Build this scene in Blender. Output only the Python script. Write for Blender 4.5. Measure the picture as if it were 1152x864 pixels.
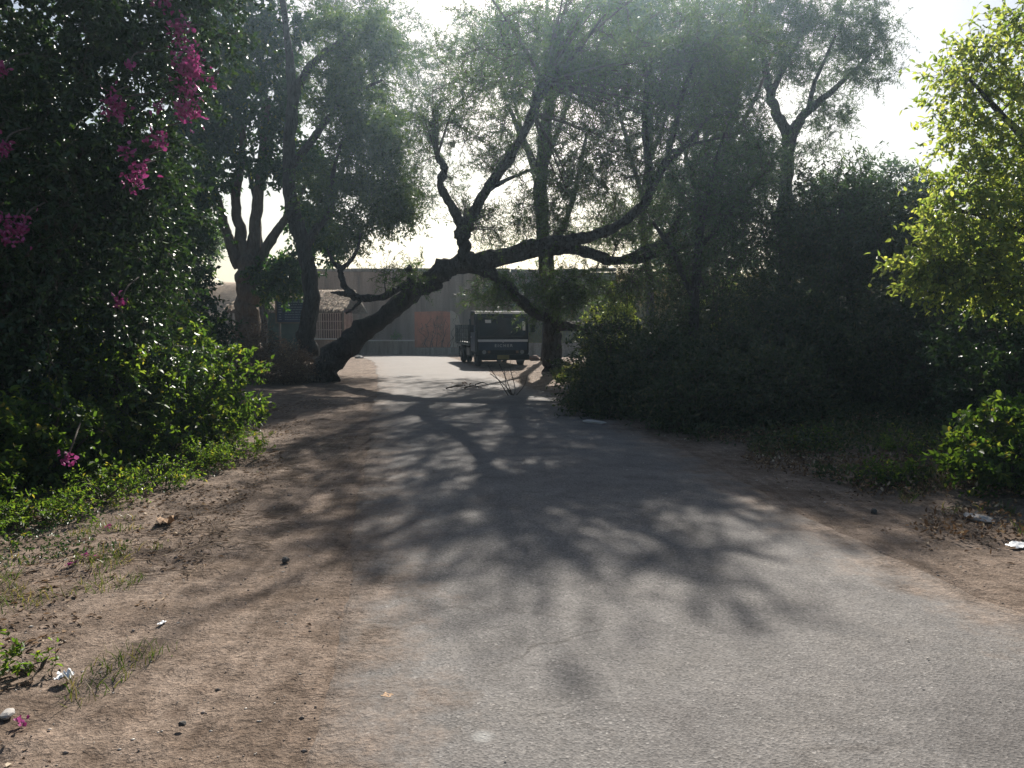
import bpy, bmesh, math, random
import numpy as np
from mathutils import Vector, Matrix

R = math.radians
sc = bpy.context.scene
for o in list(bpy.data.objects):
    bpy.data.objects.remove(o)
col = sc.collection

# ------------------------------------------------------------------ camera
CAM_H, FPX, PITCH = 1.55, 870.0, math.atan(67 / 870.0)
cam_d = bpy.data.cameras.new('camera')
cam_d.sensor_width = 36.0
cam_d.lens = 36.0 * FPX / 1152.0
cam_d.clip_start, cam_d.clip_end = 0.05, 2000.0
cam = bpy.data.objects.new('camera', cam_d)
cam.location = (0, 0, CAM_H)
cam.rotation_euler = (R(90) - PITCH, 0, 0)
col.objects.link(cam)
sc.camera = cam

# ------------------------------------------------------------------ sky, sun, exposure
SUN_EL, SUN_AZ = 34.0, 5.0          # degrees above the horizon, degrees right of straight ahead
world = bpy.data.worlds.new('World')
sc.world = world
world.use_nodes = True
wn = world.node_tree
sky = wn.nodes.new('ShaderNodeTexSky')
sky.sky_type = 'NISHITA'
sky.sun_disc = False
sky.sun_elevation = R(SUN_EL)
sky.sun_rotation = R(SUN_AZ)
sky.dust_density = 2.0
sky.air_density = 1.2
sky.ozone_density = 1.0
bg = wn.nodes['Background']
bg.inputs['Strength'].default_value = 0.054
wn.links.new(sky.outputs[0], bg.inputs['Color'])

sun_d = bpy.data.lights.new('sun', 'SUN')
sun_d.energy = 5.0
sun_d.angle = R(0.55)
sun_d.color = (1.0, 0.94, 0.85)
sun = bpy.data.objects.new('sun', sun_d)
sv = Vector((math.sin(R(SUN_AZ)) * math.cos(R(SUN_EL)), math.cos(R(SUN_AZ)) * math.cos(R(SUN_EL)), math.sin(R(SUN_EL))))
sun.rotation_euler = (-sv).to_track_quat('-Z', 'Y').to_euler()
col.objects.link(sun)

vs = sc.view_settings
vs.view_transform = 'Standard'
vs.look = 'None'
vs.exposure = 0.85
vs.gamma = 1.0
vs.use_curve_mapping = False
cy = sc.cycles
cy.use_denoising = True
try:
    cy.denoiser = 'OPENIMAGEDENOISE'
    cy.denoising_input_passes = 'RGB_ALBEDO_NORMAL'
except Exception:
    pass
cy.max_bounces = 6
cy.diffuse_bounces = 3
cy.glossy_bounces = 2
cy.transmission_bounces = 3
cy.transparent_max_bounces = 6
cy.volume_bounces = 0
cy.sample_clamp_indirect = 4.0

# ------------------------------------------------------------------ helpers
def W(px, py, Y):
    """point of the place seen at a photo pixel, Y metres ahead"""
    y = (432 - py) / FPX
    t = Y / (math.cos(PITCH) + y * math.sin(PITCH))
    return np.array([(px - 576) / FPX * t, Y, CAM_H + t * (y * math.cos(PITCH) - math.sin(PITCH))])

def G(px, py):
    y = (432 - py) / FPX
    t = -CAM_H / (y * math.cos(PITCH) - math.sin(PITCH))
    return np.array([(px - 576) / FPX * t, t * (math.cos(PITCH) + y * math.sin(PITCH)), 0.0])

def tag(o, label=None, cat=None, group=None, kind=None):
    if label: o['label'] = label
    if cat: o['category'] = cat
    if group: o['group'] = group
    if kind: o['kind'] = kind
    return o

def empty(name, loc=(0, 0, 0), rz=0.0):
    o = bpy.data.objects.new(name, None)
    o.empty_display_size = 0.2
    o.location = loc
    o.rotation_euler = (0, 0, rz)
    col.objects.link(o)
    return o

def link(name, me, mat=None, parent=None, local=False):
    """local=False: mesh coordinates are world coordinates, the parent stands at its own base"""
    o = bpy.data.objects.new(name, me)
    if mat is not None:
        me.materials.append(mat)
    col.objects.link(o)
    if parent is not None:
        o.parent = parent
        if not local:
            o.location = -Vector(parent.location)
    return o

def np_mesh(name, verts, faces, attr=None, smooth=False):
    me = bpy.data.meshes.new(name)
    verts = np.asarray(verts, np.float32)
    faces = np.asarray(faces, np.int32)
    n, k = faces.shape
    me.vertices.add(len(verts))
    me.vertices.foreach_set('co', verts.ravel())
    me.loops.add(n * k)
    me.loops.foreach_set('vertex_index', faces.ravel())
    me.polygons.add(n)
    me.polygons.foreach_set('loop_start', np.arange(0, n * k, k, dtype=np.int32))
    if smooth:
        me.polygons.foreach_set('use_smooth', np.ones(n, bool))
    if attr is not None:
        a = me.attributes.new('rnd', 'FLOAT', 'POINT')
        a.data.foreach_set('value', np.asarray(attr, np.float32))
    me.update()
    me.validate()
    return me

def norm(v):
    return v / np.maximum(np.linalg.norm(v, axis=-1, keepdims=True), 1e-9)

def hash2(ix, iy, s):
    h = (ix.astype(np.int64) * 374761393 + iy.astype(np.int64) * 668265263 + s * 974711) & 0x7fffffff
    h = ((h ^ (h >> 13)) * 1274126177) & 0x7fffffff
    return ((h ^ (h >> 16)) & 0xffff) / 65535.0

def vnoise(x, y, s=0):
    x0, y0 = np.floor(x), np.floor(y)
    fx, fy = x - x0, y - y0
    fx, fy = fx * fx * (3 - 2 * fx), fy * fy * (3 - 2 * fy)
    a, b = hash2(x0, y0, s), hash2(x0 + 1, y0, s)
    c, d = hash2(x0, y0 + 1, s), hash2(x0 + 1, y0 + 1, s)
    return (a * (1 - fx) + b * fx) * (1 - fy) + (c * (1 - fx) + d * fx) * fy

def fbm(x, y, s=0, o=4):
    t, a, f = 0, 0.5, 1.0
    for i in range(o):
        t = t + a * vnoise(x * f, y * f, s + i * 17)
        a, f = a * 0.5, f * 2.03
    return t

# ------------------------------------------------------------------ materials
def new_mat(name):
    m = bpy.data.materials.new(name)
    m.use_nodes = True
    nt = m.node_tree
    b = nt.nodes['Principled BSDF']
    return m, nt, b

def ramp(nt, stops):
    r = nt.nodes.new('ShaderNodeValToRGB')
    e = r.color_ramp.elements
    while len(e) < len(stops):
        e.new(0.5)
    for i, (p, c) in enumerate(stops):
        e[i].position = p
        e[i].color = (*c, 1) if len(c) == 3 else c
    return r

def noise(nt, scale, detail=4, rough=0.55, vec=None):
    n = nt.nodes.new('ShaderNodeTexNoise')
    n.inputs['Scale'].default_value = scale
    n.inputs['Detail'].default_value = detail
    n.inputs['Roughness'].default_value = rough
    if vec is not None:
        nt.links.new(vec, n.inputs['Vector'])
    return n

def bump(nt, height, strength, dist, prev=None):
    b = nt.nodes.new('ShaderNodeBump')
    b.inputs['Strength'].default_value = strength
    b.inputs['Distance'].default_value = dist
    nt.links.new(height, b.inputs['Height'])
    if prev is not None:
        nt.links.new(prev, b.inputs['Normal'])
    return b.outputs[0]

def mixc(nt, fac, a, b, mode='MIX'):
    m = nt.nodes.new('ShaderNodeMix')
    m.data_type = 'RGBA'
    m.blend_type = mode
    for sock, v in ((m.inputs[0], fac), (m.inputs[6], a), (m.inputs[7], b)):
        if hasattr(v, 'links'):
            nt.links.new(v, sock)
        elif isinstance(v, (int, float)):
            sock.default_value = v
        else:
            sock.default_value = (*v, 1)
    return m.outputs[2]

def position(nt):
    return nt.nodes.new('ShaderNodeNewGeometry').outputs['Position']

def leaf_mat(name, stops, trans=0.45, tint=(1.25, 1.3, 0.6), rough=0.45, spec=0.35):
    m, nt, b = new_mat(name)
    at = nt.nodes.new('ShaderNodeAttribute')
    at.attribute_name = 'rnd'
    r = ramp(nt, stops)
    nt.links.new(at.outputs['Fac'], r.inputs[0])
    nt.links.new(r.outputs[0], b.inputs['Base Color'])
    b.inputs['Roughness'].default_value = rough
    b.inputs['Specular IOR Level'].default_value = spec
    t = nt.nodes.new('ShaderNodeBsdfTranslucent')
    nt.links.new(mixc(nt, 1.0, r.outputs[0], tint, 'MULTIPLY'), t.inputs['Color'])
    mx = nt.nodes.new('ShaderNodeMixShader')
    mx.inputs[0].default_value = trans
    nt.links.new(b.outputs[0], mx.inputs[1])
    nt.links.new(t.outputs[0], mx.inputs[2])
    nt.links.new(mx.outputs[0], nt.nodes['Material Output'].inputs['Surface'])
    return m

def simple_mat(name, c, rough=0.7, metal=0.0, var=0.25, scale=6.0, bmp=0.0, spec=0.4):
    m, nt, b = new_mat(name)
    p = position(nt)
    n = noise(nt, scale, 5, 0.6, p)
    lo = tuple(max(0, x * (1 - var)) for x in c)
    hi = tuple(x * (1 + var) for x in c)
    r = ramp(nt, [(0.3, lo), (0.7, hi)])
    nt.links.new(n.outputs[0], r.inputs[0])
    nt.links.new(r.outputs[0], b.inputs['Base Color'])
    b.inputs['Roughness'].default_value = rough
    b.inputs['Metallic'].default_value = metal
    b.inputs['Specular IOR Level'].default_value = spec
    if bmp:
        n2 = noise(nt, scale * 8, 4, 0.6, p)
        nt.links.new(bump(nt, n2.outputs[0], bmp, 0.03), b.inputs['Normal'])
    return m

def bark_mat(name, a, b_, scale=9.0):
    m, nt, b = new_mat(name)
    p = position(nt)
    mp = nt.nodes.new('ShaderNodeMapping')
    mp.inputs['Scale'].default_value = (1, 1, 0.35)
    nt.links.new(p, mp.inputs['Vector'])
    n = noise(nt, scale, 6, 0.65, mp.outputs[0])
    r = ramp(nt, [(0.3, a), (0.72, b_)])
    nt.links.new(n.outputs[0], r.inputs[0])
    nt.links.new(r.outputs[0], b.inputs['Base Color'])
    b.inputs['Roughness'].default_value = 0.9
    b.inputs['Specular IOR Level'].default_value = 0.2
    v = nt.nodes.new('ShaderNodeTexVoronoi')
    v.inputs['Scale'].default_value = scale * 2.2
    nt.links.new(mp.outputs[0], v.inputs['Vector'])
    nr = bump(nt, v.outputs['Distance'], 1.0, 0.06)
    nr = bump(nt, n.outputs[0], 1.0, 0.12, nr)
    nt.links.new(nr, b.inputs['Normal'])
    return m

M = {}
M['bark_dark'] = bark_mat('bark_dark', (0.035, 0.029, 0.026), (0.10, 0.085, 0.075))
M['bark_pale'] = bark_mat('bark_pale', (0.10, 0.075, 0.06), (0.24, 0.19, 0.155), 6)
M['twig'] = simple_mat('twig', (0.085, 0.066, 0.052), 0.9, var=0.3)
M['brush'] = simple_mat('dry_brush', (0.20, 0.135, 0.095), 0.9, var=0.35)
M['dry_twig'] = simple_mat('dry_twig', (0.23, 0.165, 0.11), 0.9, var=0.35)
M['feather'] = leaf_mat('feather_leaf', [(0.0, (0.034, 0.060, 0.022)), (0.55, (0.060, 0.095, 0.032)), (1.0, (0.105, 0.135, 0.045))], 0.5, (1.6, 1.7, .8))
M['feather_grey'] = leaf_mat('feather_leaf_grey', [(0.0, (0.034, 0.062, 0.026)), (0.6, (0.058, 0.098, 0.038)), (1.0, (0.095, 0.13, 0.05))], 0.48, (1.6, 1.7, .95))
M['broad'] = leaf_mat('broad_leaf', [(0.0, (0.022, 0.055, 0.018)), (0.6, (0.038, 0.085, 0.024)), (0.93, (0.060, 0.115, 0.030)), (1.0, (0.26, 0.26, 0.04))], 0.45, (1.7, 1.9, .7), rough=0.34, spec=0.45)
M['bougain'] = leaf_mat('bougainvillea_leaf', [(0.0, (0.020, 0.045, 0.018)), (0.7, (0.036, 0.072, 0.025)), (1.0, (0.06, 0.10, 0.035))], 0.30, rough=0.38, spec=0.45)
M['petal'] = leaf_mat('magenta_bract', [(0.0, (0.26, 0.040, 0.135)), (0.6, (0.36, 0.075, 0.21)), (1.0, (0.48, 0.15, 0.32))], 0.3, (1.1, 0.8, 1.1), 0.6, 0.2)
M['shrub'] = leaf_mat('shrub_leaf', [(0.0, (0.04, 0.085, 0.022)), (0.6, (0.070, 0.125, 0.03)), (0.93, (0.12, 0.17, 0.045)), (1.0, (0.26, 0.22, 0.07))], 0.58, (2.1, 2.0, 0.65), rough=0.5, spec=0.4)
M['thicket'] = leaf_mat('thicket_leaf', [(0.0, (0.028, 0.042, 0.020)), (0.6, (0.046, 0.066, 0.030)), (0.9, (0.085, 0.10, 0.045)), (1.0, (0.16, 0.13, 0.08))], 0.42, (1.5, 1.6, .8))
M['yellow'] = leaf_mat('yellow_green_leaf', [(0.0, (0.08, 0.13, 0.035)), (0.55, (0.15, 0.19, 0.055)), (1.0, (0.25, 0.27, 0.08))], 0.6, (2.7, 2.6, 1.3), 0.35, 0.55)
M['grass'] = leaf_mat('grass_blade', [(0.0, (0.05, 0.09, 0.022)), (0.6, (0.10, 0.14, 0.035)), (0.85, (0.22, 0.18, 0.08)), (1.0, (0.34, 0.26, 0.14))], 0.4)
M['drygrass'] = leaf_mat('dry_grass_blade', [(0.0, (0.20, 0.16, 0.06)), (0.6, (0.34, 0.27, 0.11)), (1.0, (0.18, 0.19, 0.06))], 0.4, (1.1, 1.05, 0.8))
M['litter'] = leaf_mat('dead_leaf', [(0.0, (0.07, 0.045, 0.03)), (0.5, (0.16, 0.10, 0.06)), (0.85, (0.30, 0.20, 0.12)), (1.0, (0.50, 0.42, 0.32))], 0.2, (1.1, 1.0, 0.8), 0.8, 0.2)
M['pebble'] = simple_mat('pebble', (0.23, 0.185, 0.155), 0.9, var=0.75, scale=25)

# ------------------------------------------------------------------ road lines
RY = np.array([-9, 0, 2.7, 5.75, 10, 16, 22, 28, 32, 35, 37.5, 39.0])
RXL = np.array([0.6, -0.35, -0.74, -1.22, -1.93, -2.87, -3.9, -4.95, -5.75, -6.6, -8.0, -10.0])
RXR = np.array([4.3, 3.35, 2.95, 2.47, 2.08, 1.15, -0.1, -1.25, -2.0, -2.6, -3.1, -3.6])
def xl(Y): return np.interp(Y, RY, RXL)
def xr(Y): return np.interp(Y, RY, RXR)
def sstep(a, b, x):
    t = np.clip((x - a) / (b - a), 0, 1)
    return t * t * (3 - 2 * t)

def gh(X, Y):
    X, Y = np.asarray(X, float), np.asarray(Y, float)
    d = np.maximum(xl(Y) - X, X - xr(Y))
    left = (X < (xl(Y) + xr(Y)) * 0.5)
    w = sstep(-0.05, 0.9, d)
    dip = -0.025 * sstep(0.1, -0.5, d)
    bank = np.where(left, 0.28 * sstep(2.2, 4.2, d), 0.22 * sstep(0.8, 3.0, d)) * sstep(-2, 3, Y) * sstep(34, 26, Y)
    rough = 0.055 * (fbm(X * 1.3, Y * 1.3, 3, 4) - 0.47) + 0.03 * (fbm(X * 5.2, Y * 5.2, 9, 3) - 0.44)
    foot = 0.085 * np.clip(fbm(X * 7.5, Y * 7.5, 31, 3) - 0.40, -0.3, 0.02) * np.where(left, 1, 0.5)
    track = -0.018 * np.exp(-((d - 0.42) / 0.16) ** 2) * left
    return dip + w * (rough + foot) + bank + track * w

def gz(X, Y):
    return float(gh(X, Y))

# ground sheet ------------------------------------------------------
def axis(segs):
    out = []
    for a, b, st in segs:
        out.append(np.arange(a, b, st))
    out.append([segs[-1][1]])
    return np.concatenate(out)
gx = axis([(-300, -60, 30), (-60, -16, 4), (-16, -5, 0.35), (-5, -0.4, 0.045), (-0.4, 2.0, 0.2), (2.0, 7, 0.09), (7, 16, 0.4), (16, 60, 4), (60, 300, 30)])
gy = axis([(-300, -30, 30), (-30, -2, 2), (-2, 2.2, 0.3), (2.2, 8, 0.045), (8, 14, 0.09), (14, 46, 0.35), (46, 70, 3), (70, 300, 23)])
XX, YY = np.meshgrid(gx, gy)
ZZ = gh(XX, YY)
far = sstep(50, 70, np.maximum(np.abs(XX), np.abs(YY)))
ZZ = ZZ * (1 - far)
nx, ny = len(gx), len(gy)
idx = np.arange(nx * ny).reshape(ny, nx)
gf = np.stack([idx[:-1, :-1], idx[:-1, 1:], idx[1:, 1:], idx[1:, :-1]], -1).reshape(-1, 4)
def dirt_nodes(nt, p):
    """colour and normal of the bare soil, shared by the ground and by the soil drifted over the road"""
    n1 = noise(nt, 0.7, 5, 0.6, p); n2 = noise(nt, 7, 5, 0.65, p); n3 = noise(nt, 60, 4, 0.7, p); n0 = noise(nt, 1.9, 6, 0.7, p)
    c1 = ramp(nt, [(0.3, (0.188, 0.145, 0.115)), (0.7, (0.265, 0.210, 0.170))]); nt.links.new(n1.outputs[0], c1.inputs[0])
    c2 = ramp(nt, [(0.30, (0.58, 0.54, 0.51)), (0.50, (0.98, 0.97, 0.96)), (0.70, (1.18, 1.15, 1.13))]); nt.links.new(n2.outputs[0], c2.inputs[0])
    c3 = ramp(nt, [(0.33, (0.52, 0.50, 0.48)), (0.5, (1, 1, 1)), (0.72, (1.38, 1.35, 1.32))]); nt.links.new(n3.outputs[0], c3.inputs[0])
    c0 = ramp(nt, [(0.36, (0.64, 0.60, 0.56)), (0.56, (1.06, 1.05, 1.04))]); nt.links.new(n0.outputs[0], c0.inputs[0])
    cc = mixc(nt, 1.0, c1.outputs[0], c2.outputs[0], 'MULTIPLY')
    cc = mixc(nt, 1.0, cc, c3.outputs[0], 'MULTIPLY')
    cc = mixc(nt, 1.0, cc, c0.outputs[0], 'MULTIPLY')
    vv = nt.nodes.new('ShaderNodeTexVoronoi'); vv.inputs['Scale'].default_value = 11; nt.links.new(p, vv.inputs['Vector'])
    dr = ramp(nt, [(0.0, (0, 0, 0)), (0.30, (1, 1, 1))]); nt.links.new(vv.outputs['Distance'], dr.inputs[0])
    mp = nt.nodes.new('ShaderNodeMapping'); mp.inputs['Scale'].default_value = (16, 0.7, 1); mp.inputs['Rotation'].default_value = (0, 0, 0.16); nt.links.new(p, mp.inputs['Vector'])
    ns = noise(nt, 1.0, 3, 0.5, mp.outputs[0])
    c4 = ramp(nt, [(0.36, (0.84, 0.83, 0.82)), (0.58, (1.05, 1.05, 1.05))]); nt.links.new(ns.outputs[0], c4.inputs[0])
    cc = mixc(nt, 1.0, cc, c4.outputs[0], 'MULTIPLY')
    nr = bump(nt, n2.outputs[0], 0.8, 0.06)
    nr = bump(nt, ns.outputs[0], 0.5, 0.05, nr)
    nr = bump(nt, dr.outputs[0], 0.35, 0.03, nr)
    nr = bump(nt, n3.outputs[0], 0.9, 0.016, nr)
    return cc, nr
gm, nt, b = new_mat('dirt')
cc, nr = dirt_nodes(nt, position(nt))
nt.links.new(cc, b.inputs['Base Color'])
b.inputs['Roughness'].default_value = 0.95
b.inputs['Specular IOR Level'].default_value = 0.15
nt.links.new(nr, b.inputs['Normal'])
ground = link('ground', np_mesh('ground', np.stack([XX, YY, ZZ], -1).reshape(-1, 3), gf, smooth=True), gm)
tag(ground, 'bare brown dirt verge and yard beside the narrow road', 'ground', kind='structure')

# road --------------------------------------------------------------
ry = np.concatenate([np.arange(-9, 2, 0.5), np.arange(2, 16, 0.06), np.arange(16, 39.01, 0.15)])
L = xl(ry) + 0.10 * (fbm(ry * 0.9, ry * 0 + 3, 5, 4) - 0.47) * 2 + 0.06 * (fbm(ry * 6, ry * 0, 8, 3) - 0.44)
Rr = xr(ry) + 0.16 * (fbm(ry * 0.8, ry * 0 + 7, 6, 4) - 0.47) * 2 + 0.07 * (fbm(ry * 6, ry * 0, 4, 3) - 0.44)
us = np.concatenate([[0, 0.01, 0.03, 0.07], np.linspace(0.10, 0.90, 17), [0.93, 0.97, 0.99, 1.0]])
PX = L[:, None] + (Rr - L)[:, None] * us[None]
PY = np.repeat(ry[:, None], len(us), 1)
e = np.minimum(us, 1 - us)
PZ = np.where(e[None] < 0.004, -0.03, 0.004 + 0.03 * sstep(0.0, 0.4, e)[None] + 0 * PX) + 0.012 * (fbm(PX * 0.6, PY * 0.6, 77, 3) - 0.44) * sstep(0, 0.1, e)[None]
idx = np.arange(PX.size).reshape(PX.shape)
rf = np.stack([idx[:-1, :-1], idx[:-1, 1:], idx[1:, 1:], idx[1:, :-1]], -1).reshape(-1, 4)
edge = np.minimum(PX - L[:, None], Rr[:, None] - PX)            # metres to the nearer edge: where dust lies
rm, nt, b = new_mat('asphalt')
p = position(nt)
at = nt.nodes.new('ShaderNodeAttribute'); at.attribute_name = 'rnd'
v = nt.nodes.new('ShaderNodeTexVoronoi'); v.inputs['Scale'].default_value = 95; nt.links.new(p, v.inputs['Vector'])
n1 = noise(nt, 0.55, 5, 0.6, p); n2 = noise(nt, 4, 5, 0.6, p); n3 = noise(nt, 90, 3, 0.6, p)
cs = ramp(nt, [(0.0, (0.075, 0.072, 0.070)), (0.5, (0.145, 0.138, 0.132)), (0.85, (0.185, 0.175, 0.166)), (1.0, (0.30, 0.285, 0.27))])
nt.links.new(v.outputs['Color'], cs.inputs[0])
c2 = ramp(nt, [(0.3, (0.84, 0.83, 0.83)), (0.7, (1.14, 1.13, 1.12))]); nt.links.new(n1.outputs[0], c2.inputs[0])
c3 = ramp(nt, [(0.3, (0.82, 0.82, 0.82)), (0.7, (1.14, 1.14, 1.14))]); nt.links.new(n2.outputs[0], c3.inputs[0])
cc = mixc(nt, 1.0, cs.outputs[0], c2.outputs[0], 'MULTIPLY')
cc = mixc(nt, 1.0, cc, c3.outputs[0], 'MULTIPLY')
# cracks, worn patches and stains of the old surface
vc = nt.nodes.new('ShaderNodeTexVoronoi'); vc.feature = 'DISTANCE_TO_EDGE'; vc.inputs['Scale'].default_value = 0.9
wn1 = noise(nt, 3.0, 4, 0.6, p); wv = nt.nodes.new('ShaderNodeVectorMath'); wv.operation = 'MULTIPLY_ADD'
nt.links.new(wn1.outputs['Color'], wv.inputs[0]); wv.inputs[1].default_value = (0.55, 0.55, 0.0); nt.links.new(p, wv.inputs[2]); nt.links.new(wv.outputs[0], vc.inputs['Vector'])
cr = ramp(nt, [(0.0, (0.55, 0.53, 0.52)), (0.008, (0.75, 0.74, 0.73)), (0.016, (1, 1, 1))]); nt.links.new(vc.outputs['Distance'], cr.inputs[0])
nm = noise(nt, 0.45, 3, 0.5, p); cm = ramp(nt, [(0.50, (0, 0, 0)), (0.60, (1, 1, 1))]); nt.links.new(nm.outputs[0], cm.inputs[0])
cc = mixc(nt, cm.outputs[0], cc, mixc(nt, 1.0, cc, cr.outputs[0], 'MULTIPLY'))
np_ = noise(nt, 1.3, 7, 0.72, p); cp = ramp(nt, [(0.34, (0.78, 0.77, 0.77)), (0.48, (1, 1, 1)), (0.66, (1.12, 1.10, 1.07))]); nt.links.new(np_.outputs[0], cp.inputs[0])
cc = mixc(nt, 1.0, cc, cp.outputs[0], 'MULTIPLY')
dust_c, dust_n = dirt_nodes(nt, p)
# soil drifted over the edges: thins out over about a metre in broken tongues
nd = noise(nt, 2.2, 8, 0.72, p)
ma = nt.nodes.new('ShaderNodeMath'); ma.operation = 'MULTIPLY_ADD'
nt.links.new(nd.outputs[0], ma.inputs[0]); ma.inputs[1].default_value = -2.0; nt.links.new(at.outputs['Fac'], ma.inputs[2])
mr = nt.nodes.new('ShaderNodeMapRange'); mr.inputs[1].default_value = -1.02; mr.inputs[2].default_value = -0.42
mr.inputs[3].default_value = 1.0; mr.inputs[4].default_value = 0.04; nt.links.new(ma.outputs[0], mr.inputs[0])
cc = mixc(nt, mr.outputs[0], cc, dust_c)
# the far stretch is covered by pale dust
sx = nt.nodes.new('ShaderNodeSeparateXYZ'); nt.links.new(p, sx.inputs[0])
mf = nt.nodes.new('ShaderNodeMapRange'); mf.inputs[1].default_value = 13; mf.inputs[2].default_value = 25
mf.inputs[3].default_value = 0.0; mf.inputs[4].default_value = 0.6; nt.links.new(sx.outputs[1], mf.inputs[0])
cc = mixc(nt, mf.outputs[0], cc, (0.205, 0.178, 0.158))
# a pale dried splash
vm = nt.nodes.new('ShaderNodeVectorMath'); vm.operation = 'DISTANCE'
g = G(543, 833); vm.inputs[1].default_value = (g[0], g[1], 0.03); nt.links.new(p, vm.inputs[0])
ms = nt.nodes.new('ShaderNodeMapRange'); ms.inputs[1].default_value = 0.02; ms.inputs[2].default_value = 0.055
ms.inputs[3].default_value = 0.5; ms.inputs[4].default_value = 0.0; nt.links.new(vm.outputs['Value'], ms.inputs[0])
cc = mixc(nt, ms.outputs[0], cc, (0.42, 0.42, 0.40))
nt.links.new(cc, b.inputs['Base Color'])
b.inputs['Roughness'].default_value = 0.85
b.inputs['Specular IOR Level'].default_value = 0.25
inv = nt.nodes.new('ShaderNodeMath'); inv.operation = 'SUBTRACT'; inv.inputs[0].default_value = 1.0; nt.links.new(mr.outputs[0], inv.inputs[1])
ms2 = nt.nodes.new('ShaderNodeMath'); ms2.operation = 'MULTIPLY'; ms2.inputs[1].default_value = 0.38; nt.links.new(inv.outputs[0], ms2.inputs[0])
nr = bump(nt, v.outputs['Distance'], 0.3, 0.008)
nt.links.new(ms2.outputs[0], nr.node.inputs['Strength'])
nr = bump(nt, n3.outputs[0], 0.3, 0.006, nr)
n4 = noise(nt, 7, 5, 0.65, p)
nr = bump(nt, n4.outputs[0], 0.25, 0.03, nr)
mxn = nt.nodes.new('ShaderNodeMix'); mxn.data_type = 'VECTOR'
nt.links.new(mr.outputs[0], mxn.inputs[0]); nt.links.new(nr, mxn.inputs[4]); nt.links.new(dust_n, mxn.inputs[5])
nt.links.new(mxn.outputs[1], b.inputs['Normal'])
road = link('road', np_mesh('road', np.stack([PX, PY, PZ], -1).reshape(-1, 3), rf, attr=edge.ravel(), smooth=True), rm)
tag(road, 'worn grey single lane asphalt road dusty at its ragged edges', 'road', kind='structure')

# ------------------------------------------------------------------ plant builders
def tubes(P, Rad, sides):
    """P (M,K,3), Rad (M,K) -> verts, quads"""
    Mn, K, _ = P.shape
    T = np.empty_like(P)
    T[:, 1:-1] = P[:, 2:] - P[:, :-2]
    T[:, 0] = P[:, 1] - P[:, 0]
    T[:, -1] = P[:, -1] - P[:, -2]
    T = norm(T)
    avg = norm(P[:, -1] - P[:, 0])
    ref = np.where(np.abs(avg[:, 2:3]) < 0.8, np.array([[0, 0, 1.0]]), np.array([[1.0, 0.13, 0]]))
    A = norm(np.cross(T, ref[:, None, :]))
    B = np.cross(T, A)
    ang = np.arange(sides) * 2 * math.pi / sides
    V = P[:, :, None, :] + Rad[:, :, None, None] * (A[:, :, None, :] * np.cos(ang)[None, None, :, None] + B[:, :, None, :] * np.sin(ang)[None, None, :, None])
    idx = np.arange(Mn * K * sides).reshape(Mn, K, sides)
    nx_ = np.roll(idx, -1, axis=2)
    F = np.stack([idx[:, :-1], nx_[:, :-1], nx_[:, 1:], idx[:, 1:]], -1).reshape(-1, 4)
    return V.reshape(-1, 3), F

def spline(ctrl, n):
    """Catmull-Rom through rows of (x,y,z,r)"""
    c = np.asarray(ctrl, float)
    c = np.vstack([2 * c[0] - c[1], c, 2 * c[-1] - c[-2]])
    m = len(c) - 3
    t = np.linspace(0, m - 1e-6, n)
    i = t.astype(int)
    f = (t - i)[:, None]
    p0, p1, p2, p3 = c[i], c[i + 1], c[i + 2], c[i + 3]
    out = 0.5 * (2 * p1 + (p2 - p0) * f + (2 * p0 - 5 * p1 + 4 * p2 - p3) * f * f + (3 * p1 - p0 - 3 * p2 + p3) * f ** 3)
    out[:, 3] = np.maximum(out[:, 3], 0.008)
    return out

def limb_mesh(limbs, rng, knob=0.12):
    Vs, Fs, off, nodes = [], [], 0, []
    for L_ in limbs:
        n = max(14, int(len(L_) * 7))
        s = spline(L_, n)
        P = s[:, :3].copy()
        r = s[:, 3].copy()
        wob = rng.normal(0, 1, (n, 3))
        wob = (wob + np.roll(wob, 1, 0) + np.roll(wob, -1, 0)) / 3
        P[1:-1] += wob[1:-1] * r[1:-1, None] * 0.16
        sides = 12
        V, F = tubes(P[None], r[None], sides)
        V = V.reshape(n, sides, 3)
        lump = rng.normal(0, 1, (n, sides))
        lump = (lump + np.roll(lump, 1, 0) + np.roll(lump, 1, 1) + np.roll(lump, -1, 0)) / 2
        V = P[:, None] + (V - P[:, None]) * (1 + knob * lump[:, :, None] * 0.8)
        V = V.reshape(-1, 3)
        # caps
        V = np.vstack([V, P[:1], P[-1:]])
        c0, c1 = n * sides, n * sides + 1
        k = np.arange(sides)
        cap0 = np.stack([np.full(sides, c0), (k + 1) % sides, k, k], -1)
        cap1 = np.stack([np.full(sides, c1), (n - 1) * sides + k, (n - 1) * sides + (k + 1) % sides, (n - 1) * sides + (k + 1) % sides], -1)
        Vs.append(V); Fs.append(F + off)
        Fs.append(cap0[:, :3][:, [0, 1, 2, 2]] + off); Fs.append(cap1 + off)
        off += len(V)
        nodes.append(np.column_stack([P, r]))
    return np.vstack(Vs), np.vstack(Fs), nodes

def fix_faces(V, F, name, smooth=True):
    """faces may hold doubled corners (caps): build through from_pydata"""
    me = bpy.data.meshes.new(name)
    faces = [tuple(f[:3]) if f[2] == f[3] else tuple(f) for f in F.tolist()]
    me.from_pydata(V.tolist(), [], faces)
    if smooth:
        me.polygons.foreach_set('use_smooth', np.ones(len(me.polygons), bool))
    me.update()
    return me

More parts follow.
